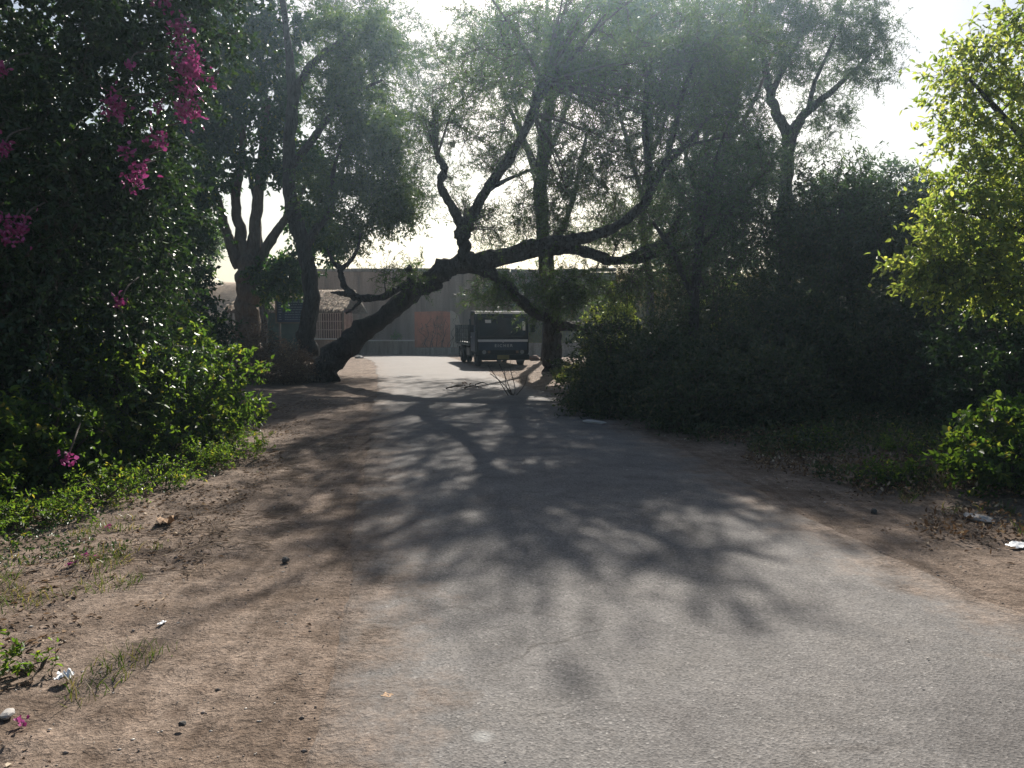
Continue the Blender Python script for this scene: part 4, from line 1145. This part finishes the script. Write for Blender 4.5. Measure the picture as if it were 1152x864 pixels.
# cargo bed with staked sides
bed = MB().box((0, 3.55, .80), (2.02, 3.85, .12)).build('cargo_bed', M['truck_bed'], tr)
for sx2 in (-1, 1):
    mb = MB()
    for k in range(4):
        mb.box((sx2 * .99, 3.55, .96 + k * .17), (.03, 3.8, .14))
    for k in range(7):
        mb.box((sx2 * 1.02, 1.72 + k * .61, 1.16), (.05, .06, .74))
    mb.build('side_board', M['truck_bed'], bed)
mb = MB()
for k in range(6):
    mb.box((-.95 + k * .38, 1.66, 1.25), (.05, .05, .9))
mb.box((0, 1.70, 1.36), (1.96, .025, .66))
mb.box((0, 1.66, 1.72), (2.0, .06, .06)); mb.box((0, 1.66, 1.0), (1.98, .03, .4))
mb.build('headboard', M['truck_bed'], bed)
MB().box((0, 5.47, 1.2), (1.96, .04, .68)).build('tailboard', M['truck_bed'], bed)
# wheels
def wheel(x, y, s):
    t = MB(); Rr_, w_ = .38, .2
    prof_ = [(-w_ / 2, .23), (-w_ / 2, .33), (-w_ / 2 + .03, .375), (-.02, .38), (.02, .38), (w_ / 2 - .03, .375), (w_ / 2, .33), (w_ / 2, .23)]
    n = 28
    rings = [[t.bm.verts.new((x + a, y + r * math.cos(k * 2 * math.pi / n), .385 + r * math.sin(k * 2 * math.pi / n))) for k in range(n)] for a, r in prof_]
    for i in range(len(rings)):
        A, B = rings[i], rings[(i + 1) % len(rings)]
        for k in range(n):
            t.bm.faces.new((A[k], A[(k + 1) % n], B[(k + 1) % n], B[k]))
    wo = t.build('wheel', M['rubber'], tr)
    m_ = MB().cyl((x + s * .02, y, .385), (x + s * .06, y, .385), .235, 24).cyl((x + s * .06, y, .385), (x + s * .12, y, .385), .08, 12)
    for k in range(6):
        a = k * math.pi / 3
        m_.cyl((x + s * .06, y + .14 * math.cos(a), .385 + .14 * math.sin(a)), (x + s * .075, y + .14 * math.cos(a), .385 + .14 * math.sin(a)), .018, 6)
    m_.build('rim', M['rim'], wo)
for sx2 in (-1, 1):
    wheel(sx2 * .80, .75, sx2)
    wheel(sx2 * .86, 4.15, sx2)
    wheel(sx2 * .63, 4.15, sx2)
    # arches
    mb = MB(); n = 10
    for k in range(n):
        a0, a1 = math.pi * k / n, math.pi * (k + 1) / n
        am = (a0 + a1) / 2
        mb.box((sx2 * .86, .75 + .46 * math.cos(am), .40 + .46 * math.sin(am)), (.22, .15, .02), Matrix.Rotation(am + math.pi / 2, 3, 'X'))
    mb.build('mudguard', M['truck_dark'], tr)
    MB().box((sx2 * .78, 4.72, .42), (.42, .015, .45)).build('mud_flap', M['rubber'], tr)

# ------------------------------------------------------------------ background trees beyond the wall
FAR = dict(twigs=8, tl=0.8, lpt=14, L=0.20, W=0.09, shape='strip', leafmat='feather_grey', r0=0.012)
def plant_world_tree(x, y, h, rx, lb, sty, seed):
    global W
    keepW = W
    W = lambda a, b_, c: np.array([a, b_, c], float)
    try:
        return plant('distant_tree', lb, 'tree', [
            ('w', [[x, y, -.1, .3], [x + .1, y, h * .25, .24], [x - .1, y, h * .5, .18], [x, y, h * .85, .06]]),
            ('w', [[x, y, h * .35, .14], [x + rx * .4, y - .3, h * .6, .1], [x + rx * .7, y, h * .8, .03]]),
            ('w', [[x, y, h * .4, .14], [x - rx * .4, y + .3, h * .62, .1], [x - rx * .7, y, h * .78, .03]])],
            [(x, y, h * .72, rx, rx * .8, h * .28, 130), (x + rx * .5, y, h * .55, rx * .6, rx * .6, h * .22, 60), (x - rx * .5, y, h * .52, rx * .6, rx * .6, h * .2, 60)],
            sty, seed, group='hazy trees in the distance', base=(x, y, 0))
    finally:
        W = keepW
for k, (x, y, h, rx, lb) in enumerate([(9.5, 41, 9.5, 3.0, 'hazy tree on the dry slope far behind the thicket'), (14, 34, 8.0, 3.0, 'hazy tree behind the tall right bushes'), (20, 44, 11, 3.6, 'hazy tree far off at the right edge'),
                                       (-19, 42, 10, 3.6, 'hazy tree far off behind the bougainvillea'), (-15.5, 33, 8.5, 2.8, 'hazy tree between the bougainvillea and the rubbly bank')]):
    plant_world_tree(x, y, h, rx, lb, FAR, 130 + k)
#@@END_STRUCT

#@@SMALL
# ------------------------------------------------------------------ creepers on the far walls
plant_world('dry_creeper', 'thin dry creeper climbing the faded pink wall', 'creeper', CREEPER, [(-4.0, 40.13, 1.2, .7, .04, .8, 40)], dict(twigs=4, tl=.22, lpt=4, L=.06, W=.04, shape='broad', leafmat='litter', r0=.006), 620, None, 'twig', (-4.0, 40.15, .36), None)
plant_world('hanging_creeper', 'green creeper hanging over the mossy wall behind the truck', 'creeper', [('w', [[.2, 44.1, 4.7, .04], [.4, 43.9, 4.2, .03], [.5, 43.9, 3.2, .02], [.4, 43.9, 2.4, .01]]), ('w', [[-1.6, 44.1, 4.7, .04], [-1.5, 43.9, 4.1, .03], [-1.7, 43.9, 3.3, .01]])],
            [(-.2, 43.85, 3.4, 1.9, .18, 1.2, 110), (2.4, 43.85, 3.2, 1.8, .18, 1.3, 80)], dict(twigs=6, tl=.5, lpt=12, L=.12, W=.07, shape='broad', leafmat='feather', r0=.01, droop=-.5), 621, None, 'twig', (.2, 44.0, 4.66), None)
# ------------------------------------------------------------------ ground cover
def on_ground(x, y, dz=0.0):
    return np.stack([x, y, gh(x, y) + dz], 1)
rng = np.random.default_rng(42)
def grass_obj(label, xs, ys, hgt, seed, mat='grass', wid=0.006):
    r_ = np.random.default_rng(seed)
    n = len(xs)
    b0 = on_ground(xs, ys, -0.01)
    d = norm(np.stack([r_.normal(0, .45, n), r_.normal(0, .45, n), np.ones(n)], 1))
    s = norm(np.cross(d, norm(r_.normal(0, 1, (n, 3)))))
    h = (hgt * r_.uniform(.4, 1.2, n))[:, None]
    bend = norm(np.stack([r_.normal(0, 1, n), r_.normal(0, 1, n), -0.3 * np.ones(n)], 1))
    w = wid * r_.uniform(.7, 1.3, n)[:, None]
    mid = b0 + d * h * .55 + bend * h * .08
    tip = b0 + d * h + bend * h * .38
    V = np.stack([b0 - s * w, b0 + s * w, mid + s * w * .8, tip, mid - s * w * .8], 1).reshape(-1, 3)
    o = np.arange(n)[:, None] * 5
    F = np.concatenate([o + np.array([[0, 1, 2, 4]]), o + np.array([[4, 2, 3, 3]])], 0)
    F4 = o + np.array([[0, 1, 2, 4]]); F3 = o + np.array([[4, 2, 3]])
    me = bpy.data.meshes.new('grass')
    me.from_pydata(V.tolist(), [], F4.tolist() + F3.tolist())
    a = me.attributes.new('rnd', 'FLOAT', 'POINT')
    a.data.foreach_set('value', np.repeat(r_.uniform(0, 1, n), 5).astype(np.float32))
    me.update()
    return tag(link('grass', me, M[mat]), label, 'grass', kind='stuff')
def clumped(n, x0, x1, y0, y1, seed, thr, sc_=1.6, cond=None):
    r_ = np.random.default_rng(seed)
    x, y = r_.uniform(x0, x1, n * 6), r_.uniform(y0, y1, n * 6)
    k = fbm(x * sc_, y * sc_, seed, 3) > thr
    if cond is not None:
        k &= cond(x, y)
    return x[k][:n], y[k][:n]
x, y = clumped(9000, -5.5, -1.8, 2.6, 11, 201, .47, 2.6, lambda x, y: (xl(y) - x) > 1.5 + .35 * np.sin(y * 2.1) + .5 * hash2(np.floor(x * 7), np.floor(y * 7), 3))
grass_obj('short green and straw grass along the left verge under the shrubs', x, y, .085, 1, wid=.0035)
x, y = clumped(1600, -3.4, -1.6, 2.5, 5.4, 204, .50, 2.2, lambda x, y: (xl(y) - x) > .95 + .25 * np.sin(y * 3.1))
grass_obj('sparse grass tufts and straw on the near left dirt', x, y, .10, 5, wid=.0022)
x, y = clumped(16000, 2.6, 8, 5.2, 12.5, 202, .42, 1.5, lambda x, y: (x - xr(y)) > 1.0 + .25 * np.sin(y * 1.9))
grass_obj('shaded low grass and weeds on the right verge', x, y, .11, 2, wid=.004)
x, y = clumped(5000, 1.2, 4, 19.5, 25, 203, .40, 1.2, lambda x, y: (x - xr(y)) > .7)
grass_obj('bright grass patch at the foot of the upright trunk', x, y, .2, 3)
for k, (x, y, z, h, lb) in enumerate([(-6.1, 40.85, .74, .30, 'tuft of weeds growing on the low parapet wall'), (-5.6, 44.3, 4.68, .55, 'bushy weed growing on top of the tall grey wall'), (-10.2, 44.3, 4.68, .4, 'small weed on the wall top above the hut'), (1.6, 44.3, 4.68, .6, 'weedy bush on the wall top behind the truck')]):
    plant_world('wall_weed', lb, 'plant', [('w', [[x + q * .1, y, z, .012], [x + q * .2, y, z + h * .6, .008], [x + q * .3, y - .05, z + h, .004]]) for q in (-1, 0, 1)], [(x, y, z + h * .6, h * 1.1, .2, h * .5, 30)], dict(twigs=5, tl=.2, lpt=8, L=.07, W=.035, shape='broad', leafmat='shrub', r0=.005), 640 + k, 'weeds on the far walls', 'twig', (x, y, z), None)
WD = dict(twigs=6, tl=0.16, lpt=9, L=0.034, W=0.017, shape='broad', leafmat='shrub', twig_up=0.5, r0=0.004, up=0.8)
WDS = [(-3.85, 5.2, .22, 'small leafy weed at the left edge of the dirt'), (-3.6, 5.9, .20, 'small leafy weed below the low shaded shrub'), (-3.55, 6.6, .22, 'weed clump in front of the low bright shrub'),
       (-3.4, 7.3, .20, 'weed at the foot of the glossy long-leaved shrub'), (-3.35, 8.2, .22, 'weed clump beside the sunlit roadside shrub'), (-3.3, 8.9, .30, 'sunlit weed at the tip of the roadside shrub'),
       (-4.1, 5.6, .30, 'shaded weed clump under the bougainvillea'), (-2.15, 3.35, .05, 'tiny weed in the bottom left corner'),
       (3.6, 7.3, .18, 'small weed on the right verge before the bright shrub'), (4.3, 8.2, .2, 'shaded weed on the right verge beneath the yellow-green tree'), (3.7, 9.3, .2, 'shaded weed on the right verge before the thicket')]
for k, (x, y, h, lb) in enumerate(WDS):
    shrub('weed', lb, 'plant', (x, y, gz(x, y) + h * .5), (h * 1.5 + .06, h * 1.2 + .06, h * .7), int(30 + 130 * h), WD, 500 + k, nst=5, group='weeds along the verges', clip=ground_clip, stem_r=.004)
# dry grass on the slope
r_ = np.random.default_rng(4)
xs, ys = r_.uniform(0.5, 16, 9000), r_.uniform(39.5, 48, 9000)
zs = sstep(39.4, 47, ys) * 4.2 * sstep(-1, 4.5, xs) + 0.35 * (fbm(xs * .6, ys * .6, 15) - .45) - 0.1
V, F, rn = leaves(np.stack([xs, ys, zs], 1), np.repeat([[0, 0, 1.0]], 9000, 0), r_, .55, .05, 'strip', .3, 0, 1.6)
tag(link('dry_grass', np_mesh('dry_grass', V, F, rn), M['drygrass']), 'dry yellow grass covering the slope behind the boundary wall', 'grass', kind='stuff')
# low tangled undergrowth filling the shaded right verge and the left edge under the shrubs
def undergrowth(label, n, x0, x1, y0, y1, seed, cond, h, mat, L_):
    x, y = clumped(n, x0, x1, y0, y1, seed, .36, 1.4, cond)
    r_ = np.random.default_rng(seed)
    hh = h * (0.25 + 1.1 * fbm(x * .9, y * .9, seed + 3, 3))
    b0 = on_ground(x, y, 0.0); b0[:, 2] += hh * r_.uniform(0, 1, len(x)) ** .8
    V, F, rn = leaves(b0, norm(np.stack([r_.normal(0, 1, len(x)), r_.normal(0, 1, len(x)), r_.uniform(0, 1, len(x))], 1)), r_, L_, L_ * .5, 'broad', .1, .6, 1.0)
    return tag(link('undergrowth', np_mesh('undergrowth', V, F, rn), M[mat]), label, 'undergrowth', kind='stuff')
undergrowth('dark tangled undergrowth on the shaded right verge below the thicket', 26000, 1.4, 10, 7.0, 14, 601, lambda x, y: (x - xr(y)) > .75 + .3 * np.sin(y * 1.7) + .2 * np.sin(y * 5.1 + x), .30, 'thicket', .055)
undergrowth('dry brownish weeds at the front of the right verge', 12000, 2.6, 8, 5.4, 11, 602, lambda x, y: (x - xr(y)) > .55 + .3 * np.sin(y * 2.7 + 1), .12, 'litter', .04)
undergrowth('low green weeds along the foot of the left shrubs', 12000, -6.5, -2.6, 4.8, 12, 603, lambda x, y: (xl(y) - x) > 1.85 + .3 * np.sin(y * 2.3) + .2 * np.sin(y * 7), .14, 'bougain', .03)
# fallen leaves and straw
def litter(label, n, x0, x1, y0, y1, seed, cond, L_=.036, thr=.42):
    x, y = clumped(n, x0, x1, y0, y1, seed, thr, 1.3, cond)
    r_ = np.random.default_rng(seed)
    b0 = on_ground(x, y, .006)
    d = np.stack([r_.normal(0, 1, len(x)), r_.normal(0, 1, len(x)), r_.normal(0, .12, len(x))], 1)
    V, F, rn = leaves(b0, norm(d), r_, L_, L_ * .45, 'broad', 0, 2.5, 6.0, .6)
    return tag(link('leaf_litter', np_mesh('leaf_litter', V, F, rn), M['litter']), label, 'leaf litter', kind='stuff')
litter('scattered dead leaves on the left dirt verge', 6500, -6, -.8, 2.5, 16, 301, lambda x, y: (xl(y) - x > .9) | ((xl(y) - x > .1) & (hash2(np.floor(x * 90), np.floor(y * 90), 2) < .04)))
litter('scattered dead leaves and debris on the right dirt verge', 3200, 1.0, 8, 4.5, 18, 302, lambda x, y: (x - xr(y)) > .25)
litter('few dead leaves strewn over the asphalt', 260, -3, 3, 2.6, 16, 303, lambda x, y: (x > xl(y)) & (x < xr(y)), .03, .3)
# straw
x, y = clumped(1100, -4.6, -.9, 2.5, 10, 310, .43, 1.2, lambda x, y: (xl(y) - x) > .5)
r_ = np.random.default_rng(310)
b0 = on_ground(x, y, .008)
d = norm(np.stack([r_.normal(0, 1, len(x)), r_.normal(0, 1, len(x)), r_.normal(0, .06, len(x))], 1))
le = r_.uniform(.05, .22, len(x))[:, None]
P = np.stack([b0, b0 + d * le * .5 + r_.normal(0, .008, (len(x), 3)) * np.array([1, 1, .3]), b0 + d * le], 1)
V, F = tubes(P, np.full(P.shape[:2], .0022), 4)
tag(link('straw', np_mesh('straw', V, F), M['dry_twig']), 'thin straw and twigs lying on the left dirt', 'straw', kind='stuff')
# pebbles and clods
oct_v = np.array([[1, 0, 0], [-1, 0, 0], [0, 1, 0], [0, -1, 0], [0, 0, 1], [0, 0, -1]], float)
oct_f = np.array([[0, 2, 4], [2, 1, 4], [1, 3, 4], [3, 0, 4], [2, 0, 5], [1, 2, 5], [3, 1, 5], [0, 3, 5]])
r_ = np.random.default_rng(320)
x, y = r_.uniform(-5, 5, 30000), r_.uniform(2.4, 12, 30000)
d = np.maximum(xl(y) - x, x - xr(y))
k = (d > -.25) & (r_.uniform(0, 1, len(x)) < np.where(d < .12, .5, .35))
x, y = x[k], y[k]
s = np.exp(r_.normal(-5.75, .6, len(x)))[:, None, None]
V = (oct_v[None] * (1 + r_.uniform(-.4, .4, (len(x), 6, 1)))) * s * np.array([1, .85, .6]) + on_ground(x, y, .002)[:, None]
F = (oct_f[None] + np.arange(len(x))[:, None, None] * 6).reshape(-1, 3)
tag(link('gravel', np_mesh('gravel', V.reshape(-1, 3), F), M['pebble']), 'loose pebbles and clods along both road edges', 'gravel', kind='stuff')

x, y = r_.uniform(-4, 3.2, 4200), r_.uniform(2.4, 11, 4200)
d = np.maximum(xl(y) - x, x - xr(y))
k = (d > .1) | (r_.uniform(0, 1, len(x)) < .12)
x, y, d = x[k], y[k], d[k]
s = np.exp(r_.normal(-5.5, .45, len(x)))[:, None, None]
z0 = on_ground(x, y, .002); z0[:, 2] = np.where(d < 0, .03, z0[:, 2])
V = (oct_v[None] * (1 + r_.uniform(-.5, .5, (len(x), 6, 1)))) * s * np.array([1, .8, .35]) + z0[:, None]
F = (oct_f[None] + np.arange(len(x))[:, None, None] * 6).reshape(-1, 3)
tag(link('gravel', np_mesh('gravel', V.reshape(-1, 3), F), simple_mat('pale_chip', (.46, .42, .37), .9, var=.35, scale=20)), 'pale stone chips and scraps sprinkled over the near dirt', 'gravel', kind='stuff')
# single stones and scraps
def stone(px, py, s, label, mat, seed, name='stone', cat='stone'):
    g_ = G(px, py)
    z = max(gz(g_[0], g_[1]), 0.0)
    rr = random.Random(seed)
    o = MB().rocky((0, 0, s[2] * .32), s, rr).build(name, mat)
    o.location = (g_[0], g_[1], z); o.rotation_euler = (0, 0, rr.uniform(0, 3))
    return tag(o, label, cat)
dk = simple_mat('dark_stone', (0.07, 0.065, 0.06), .85)
lt = simple_mat('pale_stone', (0.42, 0.39, 0.36), .85)
stone(321, 632, (.05, .045, .04), 'small dark stone on the wheel track of the left dirt verge', dk, 1)
stone(983, 578, (.06, .05, .05), 'small dark stone on the shaded right verge', dk, 2)
stone(1100, 588, (.24, .13, .06), 'flat grey stone slab at the edge of the right grass', lt, 3)
stone(8, 806, (.07, .05, .03), 'pale stone at the bottom left corner', lt, 4)
stone(205, 816, (.03, .03, .02), 'tiny dark clod on the foreground dirt', dk, 5)
stone(668, 476, (.45, .16, .06), 'pale flat stone at the foot of the low road-edge bush', lt, 6)
stone(404, 403, (.5, .35, .16), 'pale stone block beside the far end of the leaning trunk', lt, 7)
stone(601, 406, (.55, .35, .3), 'brown boulder just right of the truck front wheel', simple_mat('brown_stone', (.16, .09, .06), .9), 8)
stone(638, 437, (.18, .14, .1), 'pale stone on the lit dirt right of the upright trunk', lt, 9)
# crumpled scraps
def scrap(px, py, s, label, mat, seed, name, cat):
    g_ = G(px, py); rr = np.random.default_rng(seed)
    u_, v_ = np.meshgrid(np.linspace(-1, 1, 9), np.linspace(-1, 1, 9))
    zz = np.abs(rr.normal(0, .35, u_.shape)); zz = (zz + np.roll(zz, 1, 0) + np.roll(zz, 1, 1)) / 2
    P_ = np.stack([u_ * s[0] * (1 + rr.normal(0, .12, u_.shape)), v_ * s[1] * (1 + rr.normal(0, .12, u_.shape)), zz * s[2]], -1).reshape(-1, 3)
    idx = np.arange(81).reshape(9, 9)
    F_ = np.stack([idx[:-1, :-1], idx[:-1, 1:], idx[1:, 1:], idx[1:, :-1]], -1).reshape(-1, 4)
    o = link(name, np_mesh(name, P_, F_), mat)
    o.location = (g_[0], g_[1], max(gz(g_[0], g_[1]), 0) + .006); o.rotation_euler = (0, 0, rr.uniform(0, 3))
    return tag(o, label, cat)
wp_ = simple_mat('white_plastic', (.78, .78, .78), .4, var=.06)
tan = simple_mat('tan_leaf', (.42, .27, .16), .8)
scrap(73, 766, (.035, .03, .06), 'crumpled white plastic bag on the foreground dirt', wp_, 1, 'plastic_bag', 'litter')
scrap(1146, 615, (.09, .05, .03), 'white plastic sheet at the right edge of the dirt', wp_, 2, 'plastic_scrap', 'litter')
scrap(186, 592, (.08, .06, .07), 'curled heap of dry tan leaves beside the left shrubs', tan, 3, 'dry_leaf_heap', 'leaves')
scrap(182, 703, (.022, .012, .01), 'pale paper scrap on the left dirt', wp_, 4, 'paper_scrap', 'litter')
scrap(535, 762, (.012, .01, .008), 'white paper scrap on the asphalt', wp_, 5, 'paper_scrap', 'litter')
scrap(436, 784, (.022, .014, .006), 'tan dead leaf flat on the near asphalt', tan, 6, 'dead_leaf', 'leaf')
scrap(538, 691, (.014, .01, .01), 'pale dead leaf on the asphalt at the shadow edge', tan, 7, 'dead_leaf', 'leaf')
# fallen magenta blossoms
for k, (a, b_) in enumerate([(122, 597), (80, 640), (96, 632), (24, 817)]):
    g_ = G(a, b_)
    pts = np.repeat([[0, 0, .012]], 9, 0) + rngf.normal(0, 1, (9, 3)) * np.array([.013, .013, .004])
    V, F, rn = leaves(pts, norm(rngf.normal(0, 1, (9, 3))), rngf, .022, .018, 'broad', .1, .6)
    o = link('fallen_blossom', np_mesh('fallen_blossom', V, F, rn), M['petal'])
    o.location = (g_[0], g_[1], gz(g_[0], g_[1]) + .01)
    tag(o, 'fallen magenta blossom lying on the dirt of the left verge', 'blossom', 'magenta blossoms fallen on the left verge')
# dead sapling at the right road edge in front of the truck
g_ = G(577, 446)
lim = []
rr = np.random.default_rng(8)
for k in range(6):
    b0 = np.array([g_[0], g_[1], 0]) + np.array([rr.normal(0, .04), rr.normal(0, .04), -.02])
    t_ = b0 + np.array([rr.normal(0, .35), rr.normal(0, .2), rr.uniform(.4, .75)])
    lim.append(('w', [list(b0) + [.012], list((b0 + t_) / 2 + rr.normal(0, .05, 3)) + [.008], list(t_) + [.004]]))
plant_world('dead_sapling', 'leafless dead sapling at the road edge in front of the truck', 'plant', lim, [(g_[0], g_[1], .45, .4, .3, .3, 18)], dict(twigs=4, tl=.2, lpt=0, r0=.006), 401, None, 'dry_twig', (g_[0], g_[1], 0), None)
# fallen twigs across the far road
g_ = G(522, 438)
lim = []
for k in range(4):
    b0 = np.array([g_[0] + rr.normal(0, .35), g_[1] + rr.normal(0, .3), .05]); a = rr.uniform(-.5, .5)
    t_ = b0 + np.array([math.cos(a), math.sin(a) * .5, .03]) * rr.uniform(.3, .6)
    lim.append(('w', [list(b0) + [.018], list((b0 + t_) / 2 + np.array([0, 0, .05])) + [.014], list(t_) + [.006]]))
plant_world('fallen_branch', 'dead twiggy branch lying on the road before the truck', 'branch', lim, [(g_[0], g_[1], .10, .45, .25, .05, 9)], dict(twigs=5, tl=.2, lpt=4, L=.06, W=.025, leafmat='litter', r0=.006), 402, None, 'dry_twig', (g_[0], g_[1], .03), None)
#@@END_SMALL

#@@HAZE
hz = bpy.data.meshes.new('glare_haze')  # scattering box added to imitate the lens glare around the sun
bmz = bmesh.new()
bmesh.ops.create_cube(bmz, size=1.0)
for v_ in bmz.verts:
    v_.co = Vector((v_.co.x * 640, v_.co.y * 640, v_.co.z * 17.5 + 7.25))
bmz.to_mesh(hz); bmz.free()
hm = bpy.data.materials.new('glare_haze')
hm.use_nodes = True
nt = hm.node_tree
nt.nodes.remove(nt.nodes['Principled BSDF'])
pv = nt.nodes.new('ShaderNodeVolumePrincipled')
pv.inputs['Color'].default_value = (0.60, 0.81, 1.0, 1)
pv.inputs['Density'].default_value = 0.0012
pv.inputs['Anisotropy'].default_value = 0.78
nt.links.new(pv.outputs[0], nt.nodes['Material Output'].inputs['Volume'])
tag(link('glare_haze', hz, hm), 'thin bluish veil volume added to imitate lens glare near the sun', 'glare_haze', kind='stuff')
#@@END_HAZE
